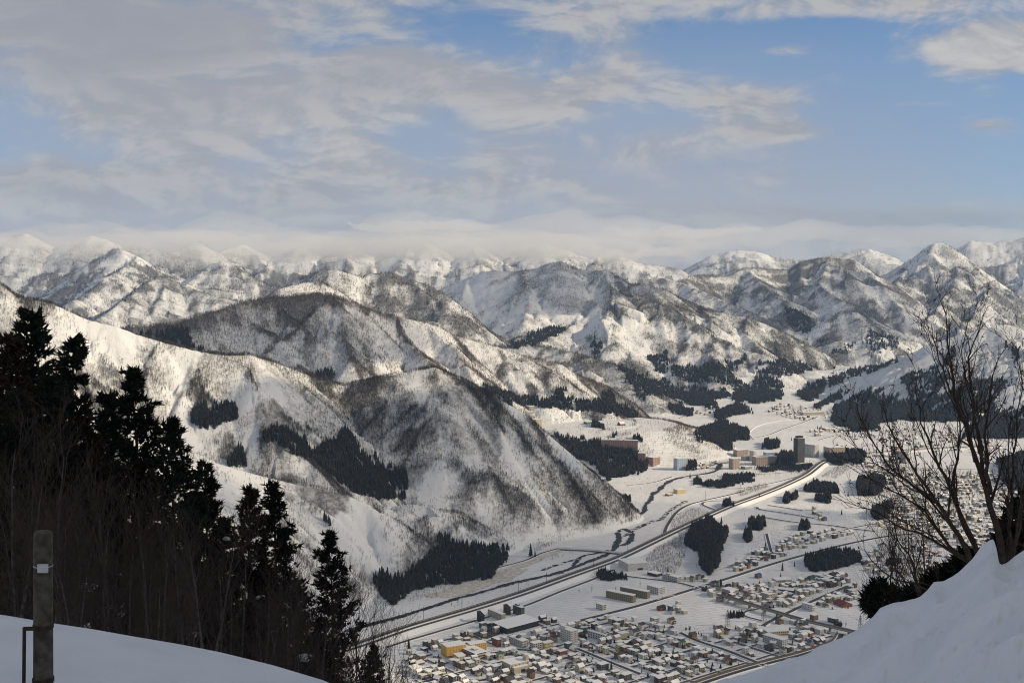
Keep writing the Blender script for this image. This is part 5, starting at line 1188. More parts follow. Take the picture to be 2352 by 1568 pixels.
for i, (px, py, h, lab) in enumerate([(1219,1278,30,'tall lone cedar beside the levee lane'), (1229,1279,16,'short cedar right of the tall lone cedar'), (1657,1203,19,'cedar standing just above the big grove'), (1671,1232,14,'small cedar at the right of the big grove'),
    (1744,1145,15,'dark cedar on the expressway verge'), (1948,1140,16,'thin cedar between two groves by the far town'), (1933,1182,15,'cedar by the toll plaza fork'), (1677,1148,13,'cedar just right of the clump in the loop ramp'), (1585,1098,17,'dark cedar at the corner of the conifer park'),
    (1797,1310,17,'slim cedar beside the blue roofed house'), (1793,1335,18,'cedar in front of the brown barn past the road'), (1758,1256,12,'little cedar by the village roofs'), (1534,1316,15,'cedar right of the gymnasium trees'), (1404,1537,14,'cedar among the houses below the wide block'), (1703,1416,13,'cedar left of the curved lane'),
    (939,1492,20,'cedar at the town edge by the near bare trees'), (1825,1300,11,'small cedar left of the long grove'), (1878,985,16,'cedar left in the row beyond the black tower'), (1886,984,18,'tall cedar in the row beyond the black tower'), (1818,1012,15,'pointed cedar pair member above the black tower'), (1824,1012,13,'shorter cedar of the pair above the black tower'), (1990,1398,13,'reddish dark conifer by the low red roofed building'), (1976,1392,14,'dark conifer left of the snow bank bushes')]):
    single_tree('cedar_tree', lab, 'tree', px, py, h, CT_S, M_CEDAR, i)
for i, (px, py, h, lab) in enumerate([(1037,1392,9,'bare tree left on the floodplain by the mud'), (1052,1388,10,'bare tree right on the floodplain by the mud'), (1330,1363,9,'spreading bare tree left in the field by the olive slabs'), (1359,1359,11,'spreading bare tree right in the field by the olive slabs'), (1470,1348,12,'wide bare tree behind the rear olive slab'),
    (1414,1357,10,'bare tree behind the front olive slab'), (1521,1378,9,'bare tree by the white apartments'), (1861,1424,9,'reddish bare bush by the cube block'), (1942,1440,10,'bare tree right of the dark workshop'), (1690,1290,10,'bare tree by the village cedars'), (1600,1302,8,'bare tree below the big cedar grove')]):
    single_tree('bare_tree', lab, 'tree', px, py, h, BT_S, M_BARE, i)
M_STEEL = mat_noise('dull_steel', (.10, .105, .11), (.17, .175, .18), .5, .5)
M_POLE = mat_noise('dark_pole', (.035, .033, .032), (.07, .065, .06), .5, .8)
def bar(mb, a, b, w):
    a, b = Vector(a), Vector(b); d = (b - a).normalized(); u = d.orthogonal().normalized(); v = d.cross(u)
    for k in range(4):
        p = [(u, v), (v, -u), (-u, -v), (-v, u)][k]; q = [(v, -u), (-u, -v), (-v, u), (u, v)][k]
        s, t = (p[0] + p[1]) * w / 2, (q[0] + q[1]) * w / 2
        mb.quad([a + s, a + t, b + t, b + s])
def pylon(px, py, h, lab):
    c = ground(px, py); root = bpy.data.objects.new('transmission_tower', None); link(root); root.location = c; root.rotation_euler.z = .6; tag(root, lab, 'pylon', 'lattice pylons')
    t = MB(); w0 = h * .11
    def rad(z): return w0 * (1 - z / h) ** .8 + .35
    for sx in (-1, 1):
        for sy in (-1, 1):
            for k in range(6): z0, z1 = h * k / 6, h * (k + 1) / 6; bar(t, (sx*rad(z0), sy*rad(z0), z0 - (2 if k == 0 else 0)), (sx*rad(z1), sy*rad(z1), z1), .34)
    for k in range(6):
        z0, z1 = h * k / 6, h * (k + 1) / 6; r0, r1 = rad(z0), rad(z1)
        for s in (-1, 1):
            bar(t, (-r0, s*r0, z0), (r1, s*r1, z1), .2); bar(t, (r0, s*r0, z0), (-r1, s*r1, z1), .2); bar(t, (s*r0, -r0, z0), (s*r1, r1, z1), .2); bar(t, (s*r0, r0, z0), (s*r1, -r1, z1), .2)
    t.build('lattice_mast', M_STEEL, root)
    for z in (.68, .8, .92):
        a = MB(); bar(a, (-h*.11, 0, h*z), (h*.11, 0, h*z), .3); bar(a, (-h*.11, 0, h*z), (0, 0, h*(z+.05)), .18); bar(a, (h*.11, 0, h*z), (0, 0, h*(z+.05)), .18); a.build('cross_arm', M_STEEL, root)
for a in [(1671,1437,27,'grey lattice pylon alone in the open snowfield'), (1754,1428,30,'pale lattice pylon by the curved lane'), (1707,1481,23,'lattice pylon between the town houses right of the tall cream house'), (1976,1448,26,'faint lattice pylon where the viaduct meets the bank')]: pylon(*a)
def pole(px, py, h, lab, grp='poles along the river'):
    c = ground(px, py); t = MB(); bar(t, (0, 0, -1), (0, 0, h), .5); o = t.build('utility_pole', M_POLE); o.location = c; tag(o, lab, 'pole', grp)
    a = MB(); bar(a, (-1.1, 0, h - .8), (1.1, 0, h - .8), .25); a.build('cross_arm', M_POLE, o)
for a in [(973,1428,26,'tall dark pole on the lower floodplain, first from the bare trees'), (1061,1404,24,'tall dark pole on the lower floodplain, before the town lane'), (1191,1369,23,'tall dark pole beside the middle of the river braid'), (1255,1346,27,'tall dark pole with arm left of the mud pile'), (1363,1310,26,'tall dark pole by the gymnasium side of the expressway'), (1442,1266,25,'tall dark pole just past the river bridge'),
          (1564,1170,26,'tall thin pole on the sunny riverbank upstream'), (1620,1148,24,'thin pole at the loop ramp'), (1700,1132,24,'thin pole where the ramp leaves the expressway'), (1543,1188,22,'thin pole on the bank of the ramp road'), (1255,1436,18,'pole right of the black hall roof'), (1854,1086,24,'pole at the expressway bend')]: pole(*a)
CARC = [((.5, .5, .5), (.6, .6, .6), 'white'), ((.03, .03, .035), (.06, .06, .06), 'black'), ((.22, .23, .25), (.30, .31, .33), 'silver'), ((.03, .06, .16), (.05, .09, .22), 'blue')]
MCAR = [(mat_noise('car_paint_' + n, a, b, 2, .35, spec=.5), n) for a, b, n in CARC]
def car(x, y, z, th, k, lab):
    b = MB(); b.box(-2.1, 2.1, -.85, .85, .35, .95, 0, bottom=True)
    b.quad([(-1.6,-.8,.95),(1.1,-.8,.95),(.6,-.7,1.5),(-1.3,-.7,1.5)]); b.quad([(1.1,.8,.95),(-1.6,.8,.95),(-1.3,.7,1.5),(.6,.7,1.5)])
    o = b.build('parked_car', MCAR[k][0]); o.location = (x, y, z); o.rotation_euler.z = th; tag(o, lab, 'car', 'cars in the wet car park')
    r = MB(); r.quad([(-1.3,-.7,1.5),(.6,-.7,1.5),(.6,.7,1.5),(-1.3,.7,1.5)]); r.build('roof', MCAR[k][0], o)
    g = MB(); g.quad([(1.1,-.8,.95),(1.1,.8,.95),(.6,.7,1.5),(.6,-.7,1.5)]); g.quad([(-1.6,.8,.95),(-1.6,-.8,.95),(-1.3,-.7,1.5),(-1.3,.7,1.5)]); g.build('windscreen', M_GLASS, o)
cc = ground(1122, 1448); POSW = ['first', 'second', 'third', 'fourth', 'fifth', 'sixth', 'seventh']
for row in range(2):
    for k in range(7):
        if (row, k) in ((0, 3), (1, 5)): continue
        x = cc[0] - 14 + k * 3.2 * .8 + row * 9; y = cc[1] - 6 + k * 3.2 * .6 - row * 4 + (row * 18)
        ci = (k * 3 + row) % 4; car(x, y, cc[2] + .58, .6 + 1.57, ci, f"{MCAR[ci][1]} car parked {POSW[k]} from the left in the {'back' if row else 'front'} row")
print('valley done', round(time.time() - T0, 1))
# ------------------------------------------------------------------ haze
def haze():
    bm = bmesh.new(); bmesh.ops.create_cube(bm, size=1.0)
    X0, X1, Y0, Y1, Z0, Z1 = -11000, 11000, -900, 18500, -556, 1250
    for v in bm.verts:
        v.co = Vector((X0 if v.co.x < 0 else X1, Y0 if v.co.y < 0 else Y1, Z0 if v.co.z < 0 else Z1))
    me = bpy.data.meshes.new('haze'); bm.to_mesh(me); bm.free()
    m = bpy.data.materials.new('thin_air'); m.use_nodes = True; nt = m.node_tree
    nt.nodes.remove(nt.nodes['Principled BSDF'])
    v = nt.nodes.new('ShaderNodeVolumePrincipled'); v.inputs['Density'].default_value = HAZE_D
    v.inputs['Color'].default_value = (.45, .66, 1.0, 1); v.inputs['Anisotropy'].default_value = .0
    nt.links.new(v.outputs[0], nt.nodes['Material Output'].inputs['Volume'])
    me.materials.append(m)
    o = link(bpy.data.objects.new('haze', me)); tag(o, 'thin blue winter haze filling the valley air', kind='stuff')
HAZE_D = 2.0e-5
haze()
# ------------------------------------------------------------------ the viewpoint: snow, an added shading hill, trees
LSIL = [(-700,1330),(-300,1375),(0,1420),(100,1437),(200,1452),(300,1470),(400,1487),(500,1507),(620,1537),(735,1572),(900,1640),(1176,1770),(1450,1690),(1600,1600),(1666,1570),(1768,1541),(1813,1523),(1870,1506),(1900,1490),(1930,1478),(1982,1453),(2005,1430),(2015,1422),(2031,1402),(2063,1391),(2090,1386),(2123,1376),(2140,1362),(2154,1345),(2175,1338),(2193,1329),(2214,1315),(2242,1288),(2263,1258),(2280,1245),(2291,1241),(2299,1263),(2305,1296),(2312,1300),(2322,1296),(2338,1285),(2360,1270),(2400,1250),(2600,1240),(3200,1300)]
FU = np.concatenate([np.linspace(-.8, -.17, 120), np.linspace(-.165, .185, 60), np.linspace(.187, .47, 260), np.linspace(.475, .9, 40)])
sil = np.interp(FU * FV + CXV, [a for a, b in LSIL], [b for a, b in LSIL])
fu_s = (sil - HZ) / FV
fu_s = fu_s + .0016 * (fbm(FU * 60, FU * 0, 201, 3)) * (FU > .2)
YC = 10.0 - .6 * np.clip((-FU) / .4, 0, 1)
FYR = np.concatenate([np.linspace(1.2, 9.4, 120), np.linspace(9.45, 10.0, 14), np.linspace(10.05, 10.6, 14), np.geomspace(10.7, 52, 40)])
fu2, fy2 = np.meshgrid(FU, FYR)
fy2 = fy2 * (YC / 10.0)[None, :]
def smooth_u(a, w):
    k = np.hanning(w); k /= k.sum(); return np.convolve(np.pad(a, w // 2, mode='edge'), k, 'valid')[:len(a)]
zcs_ = np.interp(FU, np.linspace(-.8, .9, 900), smooth_u(np.interp(np.linspace(-.8, .9, 900), FU, -fu_s * YC), 91))
zc = (-fu_s * YC)[None, :] + 0 * fy2
yc2 = YC[None, :] + 0 * fy2
right = sstep(.15, .25, fu2)
front = np.where(fy2 < yc2, 1.0, 0.0)
dist = np.maximum(yc2 - fy2, 0)
# towards the viewer the banks stay nearly level; the bank on the right is lumpy ploughed snow
wsm = sstep(.05, 2.2, dist) * right
zf = zc * (1 - wsm) + zcs_[None, :] * wsm + dist * (.02 + .02 * right)
xx = fu2 * fy2
lump = fbm(xx * 1.1, fy2 * .9, 211, 5, .55) * .20 + np.maximum(fbm(xx * 3.0, fy2 * 2.4, 215, 4), 0) * .16 + .035 * fbm(xx * 7.5, fy2 * 6.0, 217, 4)
zf = zf + right * lump * sstep(0, .7, dist) + (1 - right) * .012 * fbm(xx * 1.2, fy2 * .35, 221, 3) * sstep(0, .6, dist)
lim = -fu_s[None, :] * fy2 - .02            # never above its own skyline
zf = np.where(fy2 < yc2, np.minimum(zf, np.where(dist < 6, lim, 9)), zf)
near_ = sstep(4.5, 1.2, fy2); zf = zf * (1 - near_) + np.minimum(zf, -1.75) * near_
back = np.maximum(fy2 - yc2, 0)
hs0 = -4.0 - 0.55 * np.maximum(fy2 - 14, 0) - .16 * np.maximum(xx, 0)
zb = zc - .55 * back - .12 * np.minimum(back, 1.0) - .35 * np.minimum(back, 4.0)
wb = sstep(4, 30, back)
zf = np.where(back > 0, np.minimum(zb * (1 - wb) + (hs0 - .6) * wb, zb + 9 * wb), zf)
M_FSNOW = mat_noise('fresh_snow', (.78, .80, .83), (.86, .87, .885), 2.2, .7, detail=9, bump=.42)
def build_fg():
    ny, nu = zf.shape; idx = np.arange(ny * nu).reshape(ny, nu)
    q = np.stack([idx[:-1, :-1], idx[:-1, 1:], idx[1:, 1:], idx[1:, :-1]], -1)
    V = np.stack([xx.ravel(), fy2.ravel(), zf.ravel()], 1)
    cu = .5 * (FU[:-1] + FU[1:])
    for nm, sel, lab in (('snow_slope', cu < .01, 'smooth shaded snow slope at the viewpoint with the concrete post'), ('snow_bank', cu >= .01, 'lumpy ploughed snow bank at the viewpoint on the right')):
        f = q[:, sel].reshape(-1, 4); u_ = np.unique(f); rm = np.full(len(V), -1, np.int32); rm[u_] = np.arange(len(u_))
        me = np_mesh(nm, V[u_], rm[f], M_FSNOW, smooth=True); o = link(bpy.data.objects.new(nm, me)); tag(o, lab, kind='structure')
build_fg()
def home_z(x, y):
    x = np.asarray(x, float); y = np.asarray(y, float)
    z = -4.0 - .55 * np.maximum(y - 14, 0) - .16 * np.maximum(x, 0)
    return np.where(y < 42, z - .6, height(x, np.maximum(y, 41)))
# unseen hill added behind and right of the viewpoint to shade the foreground
def shoulder():
    xs = np.linspace(-20, 420, 70); ys = np.linspace(-420, 110, 80); X, Y = np.meshgrid(xs, ys)
    cy = np.clip(Y, -330, 42); dy = (Y - cy) * np.where(Y > 42, 2.6, 1.0)
    d = np.hypot(X - 165, dy); Z = 122 - np.where(X < 165, 1.06, .5) * d + 5 * fbm(X / 40, Y / 40, 231, 4)
    Z = np.maximum(Z, -70)
    ny, nx = X.shape; idx = np.arange(ny * nx).reshape(ny, nx); q = np.stack([idx[:-1, :-1], idx[:-1, 1:], idx[1:, 1:], idx[1:, :-1]], -1).reshape(-1, 4)
    me = np_mesh('shade_hill', np.stack([X.ravel(), Y.ravel(), Z.ravel()], 1), q, M_FSNOW, smooth=True); o = link(bpy.data.objects.new('shade_hill', me)); tag(o, 'unseen snowy hill added beside the viewpoint to shade the foreground', kind='structure')
shoulder()
# --- concrete post
M_POST = mat_noise('weathered_concrete', (.055, .048, .037), (.12, .108, .088), 14, .95, bump=.3)
M_RUST = mat_noise('rusty_iron', (.035, .022, .018), (.075, .045, .035), 18, .85)
M_PLATE = mat_noise('pale_plastic', (.50, .50, .50), (.60, .60, .60), 9, .5)
def lathe(prof, n=18, cap=True):
    v, f = [], []
    for r, z in prof:
        for k in range(n): a = 2 * math.pi * k / n; v.append((r * math.cos(a), r * math.sin(a), z))
    for j in range(len(prof) - 1):
        for k in range(n): k2 = (k + 1) % n; f.append((j*n+k, j*n+k2, (j+1)*n+k2, (j+1)*n+k))
    if cap: f.append(tuple(range((len(prof)-1)*n, len(prof)*n)))
    return v, f
def mesh_obj(name, v, f, mat, parent=None, smooth=False):
    me = bpy.data.meshes.new(name); me.from_pydata([tuple(p) for p in v], [], f); me.materials.append(mat)
    if smooth: me.polygons.foreach_set('use_smooth', [True] * len(f))
    return link(bpy.data.objects.new(name, me), parent)
PYY = 7.3; pt = at(99, 1219, PYY); m_ = PYY / FV
v, f = lathe([(.064*.96/.96, -2.2), (.0640, -1.2), (.0600, -.02), (.055, -.006), (.045, 0.0)])
post = mesh_obj('concrete_post', v, f, M_POST, None, True); post.location = pt; post.rotation_euler = (0, R(-.35) + R(1.3), 0); tag(post, 'weathered round concrete post with a pale tag at left of the snow slope', 'post')
zb_ = -(1440 - 1219) * m_
v, f = lathe([(.062, zb_ - .016), (.067, zb_ - .016), (.067, zb_ + .010), (.062, zb_ + .010)], cap=False); mesh_obj('clamp_band', v, f, M_RUST, post, True)
v, f = lathe([(.060, -(1565 - 1219) * m_ - .02), (.070, -(1565 - 1219) * m_ - .02), (.070, -(1565 - 1219) * m_ + .008), (.060, -(1565 - 1219) * m_ + .008)], cap=False); mesh_obj('clamp_band', v, f, M_RUST, post, True)
b = MB(); zt = -(1300 - 1219) * m_; b.box(-.006, .058, -.078, -.055, zt - .028, zt + .028, 0, bottom=True); b.build('tag_plate', M_PLATE, post)
v, f = lathe([(.0600, zt - .002), (.0632, zt - .002), (.0632, zt + .003), (.0600, zt + .003)], cap=False); mesh_obj('tie_wire', v, f, M_PLATE, post, True)
b = MB(); bar(b, (.0, -.066, zb_), (-.105, -.06, zb_ - .005), .02); bar(b, (-.10, -.06, zb_ + .004), (-.112, -.05, -1.3), .018); b.build('bracket_rod', M_RUST, post)
# --- foreground trees
class Tubes:
    def __init__(s): s.v = []; s.f = []
    def add(s, P, rad, n):
        P = np.asarray(P, float); T = np.gradient(P, axis=0); T /= np.linalg.norm(T, axis=1)[:, None] + 1e-9
        ref = np.array([.31, .77, .11]); A = np.cross(T, ref); A /= np.linalg.norm(A, axis=1)[:, None] + 1e-9; Bv = np.cross(T, A)
        o = sum(len(q) for q in s.v); a = np.arange(n) * 2 * math.pi / n
        V = P[:, None, :] + np.asarray(rad)[:, None, None] * (np.cos(a)[None, :, None] * A[:, None, :] + np.sin(a)[None, :, None] * Bv[:, None, :])
        s.v.append(V.reshape(-1, 3)); k = len(P); idx = np.arange(k * n).reshape(k, n) + o
        s.f.append(np.stack([idx[:-1], np.roll(idx, -1, 1)[:-1], np.roll(idx, -1, 1)[1:], idx[1:]], -1).reshape(-1, 4))
    def mesh(s, name, mat): return np_mesh(name, np.concatenate(s.v), np.concatenate(s.f), mat, smooth=True)
def limb(r, p, d, ln, r0, r1, k, wob, up):
    P = [np.array(p, float)]; d = np.array(d, float); d /= np.linalg.norm(d)
    for i in range(k):
        d = d + r.normal(0, wob, 3) + np.array([0, 0, up]); d /= np.linalg.norm(d); P.append(P[-1] + d * ln / k)
    return np.array(P), np.linspace(r0, r1, k + 1)
def twigs(r, tb, P, rad, lev, lmax, step, ln, spread, up, minr=.0025, start=.2):
    """side branches along limb P, recursively"""
    seg = np.linalg.norm(np.diff(P, axis=0), axis=1); Lc = np.concatenate([[0], np.cumsum(seg)]); s = Lc[-1] * start + step * r.uniform(0, 1)
    while s < Lc[-1]:
        t = s / Lc[-1]; p = np.array([np.interp(s, Lc, P[:, k]) for k in range(3)]); i = min(np.searchsorted(Lc, s), len(P) - 1); d = P[i] - P[max(i - 1, 0)]; d /= np.linalg.norm(d) + 1e-9
        rr = np.interp(s, Lc, rad); q = r.normal(0, 1, 3); q -= d * q.dot(d); q /= np.linalg.norm(q) + 1e-9
        dd = d * r.uniform(.5, 1.0) + q * spread * r.uniform(.6, 1.2) + np.array([0, 0, up])
        l2 = ln * r.uniform(.5, 1.25) * (1.15 - .6 * t)
        a, b = limb(r, p, dd, l2, max(rr * .62, minr), minr, 4 if lev < lmax else 3, .13, up * .25)
        tb.add(a, b, 4 if lev == 1 else 3)
        if lev < lmax: twigs(r, tb, a, b, lev + 1, lmax, step * .62, ln * .55, spread, up, minr, .18)
        s += step * r.uniform(.6, 1.5)
M_BARK = mat_noise('pale_grey_bark', (.060, .052, .045), (.125, .112, .10), 6, .9)
M_TWIG = mat_noise('russet_twigs', (.046, .032, .026), (.085, .062, .052), 4, .9)
M_DBARK = mat_noise('dark_brown_bark', (.040, .028, .021), (.085, .062, .048), 9, .9)
M_NEEDLE = mat_noise('dark_cedar_needles', (.010, .013, .010), (.028, .033, .022), 1.2, .9, lo=.3, hi=.7)
M_NEEDLE2 = mat_noise('browned_cedar_needles', (.020, .015, .011), (.050, .034, .024), 1.2, .9, lo=.3, hi=.7)
def bare_proto(seed, H):
    r = np.random.default_rng(seed); tr, tw = Tubes(), Tubes()
    stems = r.integers(1, 3)
    for s in range(stems):
        P, rad = limb(r, (r.normal(0, .15) * s, r.normal(0, .15) * s, -1.0), (r.normal(0, .10) + .16 * s, r.normal(0, .10), 1), H * r.uniform(.85, 1.05), .075 * H / 7, .012, 10, .055, .03)
        tr.add(P, rad, 6)
        twigs(r, tw, P, rad, 1, 3, H * .075, H * .40, .55, .30, .0042, .22)
    return tr.mesh('trunk', M_BARK), tw.mesh('branches', M_TWIG)
BPRO = [bare_proto(500 + i, 7.0) for i in range(5)]
def put_tree(meshes, name, lab, cat, grp, loc, scale, rz, tilt=(0, 0)):
    root = bpy.data.objects.new(name, None); link(root); root.location = loc; root.rotation_euler = (tilt[0], tilt[1], rz); root.scale = (scale,) * 3; tag(root, lab, cat, grp)
    for me in meshes:
        if me: link(bpy.data.objects.new(me.name.split('.')[0], me), root)
    return root
def cedar_proto(seed, H, rad, mat):
    r = np.random.default_rng(seed); tr = Tubes(); lv, sv = [], []
    P, rd = limb(r, (0, 0, -1), (0, 0, 1), H + .9, .20, .02, 12, .012, .05); tr.add(P, rd, 7); z = H * .06
    while z < H - .15:
        f = z / H; R_ = rad * (1 - f) ** .88 * r.uniform(.55, 1.2) + .10; a = r.uniform(0, 6.283); sl = .5 * f + r.uniform(-.45, .05)
        x0 = np.interp(z, P[:, 2], P[:, 0]); y0 = np.interp(z, P[:, 2], P[:, 1])
        k = max(3, int(R_ * 3)); Q = [np.array([x0, y0, z])]; d = np.array([math.cos(a), math.sin(a), sl]); d /= np.linalg.norm(d)
        for i in range(k): d = d + r.normal(0, .06, 3) + [0, 0, .10]; d /= np.linalg.norm(d); Q.append(Q[-1] + d * R_ / k)
        Q = np.array(Q); tr.add(Q, np.linspace(.028 * R_ ** .5, .006, len(Q)), 3)
        nc = int(6 + R_ * 8)
        for c in range(nc):
            t = r.uniform(.22, 1.02); i = min(int(t * k), k - 1); p = Q[i] + (Q[i + 1] - Q[i]) * (t * k - i) + r.normal(0, .07 + .05 * R_, 3) * [1, 1, .7]
            for b in range(6):
                dd = d * .8 + r.normal(0, .6, 3) + [0, 0, .15]; dd /= np.linalg.norm(dd); L = r.uniform(.16, .36); w = np.cross(dd, r.normal(0, 1, 3)); w /= np.linalg.norm(w) + 1e-9
                lv.append([p - w * .055, p + w * .055, p + dd * L]);
        if r.random() < .022 and f < .75: sv.append((Q[-1] * .75 + Q[0] * .25 + [0, 0, .12], R_ * .16))
        z += r.uniform(.06, .145) * (1.15 - .5 * f)
    V = np.array(lv).reshape(-1, 3); me = np_mesh('crown', V, np.arange(len(V)).reshape(-1, 3), mat)
    sn = None
    if sv:
        SV, SF, o = [], [], 0
        for c, q in sv:
            bm = bmesh.new(); bmesh.ops.create_icosphere(bm, subdivisions=2, radius=1)
            vv = np.array([v.co[:] for v in bm.verts]); ff = np.array([[l.index for l in f_.verts] for f_ in bm.faces]); bm.free()
            vv = vv * (1 + .3 * fbm(vv[:, 0] * 2 + o, vv[:, 1] * 2 + vv[:, 2], 5, 2))[:, None] * [q * .9, q * .9, q * .4] + c; SV.append(vv); SF.append(ff + o); o += len(vv)
        sn = np_mesh('snow_clump', np.concatenate(SV), np.concatenate(SF), M_FSNOW, smooth=True)
    return [tr.mesh('trunk', M_DBARK), me, sn]
CPH = 16.0
CPRO = [cedar_proto(600 + i, CPH, [4.4, 3.9, 4.8, 3.6, 4.2][i], M_NEEDLE if i < 4 else M_NEEDLE2) for i in range(5)]
CEDS = [(74,708,34,0,'tallest dark cedar, at the far left'), (166,768,38,1,'second tallest dark cedar with ragged arms'), (327,843,42,2,'shapely dark cedar rising to the right of a forked one'), (262,902,40,3,'short forked cedar left of the shapely one'), (395,957,46,0,'dark cedar just right of the shapely one'),
        (478,1057,50,1,'medium dark cedar between the shapely one and the slim ones'), (560,1118,53,4,'brownish cedar half hidden by bare trees'), (630,1102,56,3,'slim pointed cedar against the low snowy hill'), (768,1214,62,2,'slim cedar farthest right, over the valley'), (2,770,33,4,'cedar cut by the left picture edge'),
        (120,860,30,3,'dark cedar behind the concrete post, upper'), (215,960,36,4,'brown tinged cedar between the two tallest'), (40,900,28,0,'bushy cedar low at the left behind the bare trunks'), (330,1060,40,4,'browned cedar below the shapely one'), (170,1050,30,2,'bushy cedar directly behind the post top'),
        (440,1130,48,0,'dense low cedar right of the post thicket'), (520,1190,52,2,'dense low cedar beneath the medium one'), (690,1330,60,4,'browned low cedar left of the farthest slim one'), (600,1270,54,1,'low cedar below the slim pointed one'), (260,1130,34,1,'low dense cedar in the middle of the dark stand'),
        (380,1200,40,2,'low dense cedar behind the forked bare tree'), (90,1140,27,1,'low dense cedar left of the post'), (470,1300,46,3,'lowest dark cedar above the snow crest'), (730,1420,62,0,'small dark cedar at the lower end of the stand'), (850,1480,66,4,'browned cedar among the lowest bare trees')]
for i, (px, py, Y, k, lab) in enumerate(CEDS):
    top = at(px, py, Y); zb2 = float(home_z(top[0], Y)); H = max(top[2] - zb2, 5); sc = H / CPH
    put_tree(CPRO[k], 'cedar_tree', lab, 'tree', None, (top[0], Y, zb2), sc, i * 2.1)
BARES = [(18,1010,15,0,'bare tree with pale trunk at the left edge'), (70,1060,17,1,'bare tree just left of the concrete post'), (160,1150,19,2,'bare tree right behind the concrete post'), (228,1070,18,3,'tall pale bare tree right of the post'), (262,1120,20,4,'leaning bare tree next to the tall pale one'), (320,1100,21,0,'bare tree with wide fan of twigs in the stand centre'),
         (400,1180,23,1,'bare tree beneath the dense cedars'), (455,1140,19,2,'forked pale bare tree on the snow crest'), (492,1180,20,3,'bare tree right of the forked pale one'), (545,1230,24,4,'fine twigged bare tree by the brownish cedar'), (600,1300,24,0,'bare tree below the slim pointed cedar'), (650,1330,27,1,'bare tree over the end of the snow slope'),
         (700,1360,30,2,'bare tree left of the farthest slim cedar'), (760,1400,33,3,'bare tree in front of the farthest slim cedar'), (815,1395,38,4,'bare tree spreading over the floodplain'), (860,1400,42,0,'tall bare tree crossing the railway line of the town edge'), (905,1450,45,1,'bare tree before the yellow hotel'), (950,1490,48,2,'last small bare tree before the town'), (120,1250,14,3,'low bare sapling behind the post'), (350,1290,18,4,'low bare sapling in the stand'), (580,1380,22,2,'low bare sapling on the crest end'), (800,1480,36,1,'low bare tree under the spreading one'), (870,1500,40,3,'low bare tree beside the browned cedar')]
for i, (px, py, Y, k, lab) in enumerate(BARES):
    top = at(px, py, Y); zb2 = float(home_z(top[0], Y)) ; H = max(top[2] - zb2, 3.5)
    put_tree(BPRO[k], 'bare_tree', lab, 'tree', None, (top[0], Y, zb2), H / 7.0, i * 1.7, (0.02, .06))
for i in range(44):
    rb = np.random.default_rng(3000 + i); px = rb.uniform(-10, 820); Y = rb.uniform(12.5, 24) if px < 520 else rb.uniform(18, 40)
    b0 = at(px, 1500, Y); zb2 = float(home_z(b0[0], Y)); top_ = float(at(px, np.interp(px, [0, 400, 820], [1180, 1330, 1500]) + rb.normal(0, 60), Y)[2])
    put_tree(BPRO[i % 5], 'bare_sapling', 'thin bare sapling in the brown brush along the snow crest', 'sapling', 'brown brush of bare saplings along the snow crest', (b0[0], Y, zb2), max(top_ - zb2, 2.0) / 7.0, i * 2.4, (rb.normal(0, .08), rb.normal(0, .08)))
# --- the bare tree on the right bank, its limbs as they grow
TY = 15.0
def tl(pts, dy=0.0, n=3):
    r = np.random.default_rng(int(pts[0][0] + pts[-1][1])); k = len(pts)
    P = np.array([at(a, b, TY + dy * i / max(k - 1, 1)) for i, (a, b) in enumerate(pts)]); return catmull(P, .18)
LIMBS = [([(2309,1330),(2309,1300),(2296,1227),(2277,1161),(2257,1087),(2233,1030),(2215,973),(2197,915),(2184,832),(2175,753),(2162,690)], .115, .008, 0.0), ([(2257,1087),(2252,1025),(2240,960),(2232,890),(2228,819),(2246,762),(2268,702)], .06, .007, 1.2), ([(2270,1135),(2266,1060),(2263,994),(2281,863),(2307,797)], .06, .006, -1.0),
         ([(2262,1320),(2252,1280),(2219,1210),(2184,1122),(2158,1074),(2131,1008),(2116,968),(2104,900),(2110,840)], .085, .006, .8), ([(2232,1300),(2202,1232),(2149,1153),(2123,1109),(2074,1038),(2039,973),(2020,915)], .075, .006, -.8), ([(2149,1153),(2079,1100),(2035,1060),(2013,1025),(1973,951),(1968,910)], .04, .005, -1.4),
         ([(2240,1300),(2170,1255),(2110,1225),(2057,1205),(2008,1175),(1956,1157),(1930,1150)], .045, .005, 1.5), ([(2240,1060),(2215,960),(2175,880),(2150,800),(2140,740)], .045, .006, -1.2), ([(2200,1160),(2190,1080),(2205,1000),(2200,920),(2215,850)], .045, .006, 1.4), ([(2305,1330),(2318,1240),(2325,1082),(2336,951),(2346,880),(2340,800)], .06, .006, 1.0),
         ([(2320,1300),(2350,1150),(2368,1000),(2380,900)], .06, .006, -.8), ([(2118,1400),(2106,1332),(2085,1271),(2060,1240),(2050,1180)], .05, .006, 1.0), ([(2160,1400),(2130,1350),(2060,1330),(2000,1290),(1980,1230)], .04, .005, -.4), ([(2250,1290),(2200,1270),(2160,1230),(2120,1170),(2060,1130),(2000,1100),(1975,1060)], .055, .005, .3)]
r_ = np.random.default_rng(5)
for L_ in list(LIMBS)[1:]:
    for q_ in range(1):
        ox, oy = r_.normal(0, 26), r_.normal(0, 14); k_ = len(L_[0]); LIMBS.append(([(a + ox * (i / (k_ - 1)) ** .8 + r_.normal(0, 5), b + oy * i / (k_ - 1)) for i, (a, b) in enumerate(L_[0])][:k_ - r_.integers(0, 2)], L_[1] * .5, .005, L_[3] + r_.normal(0, .8)))
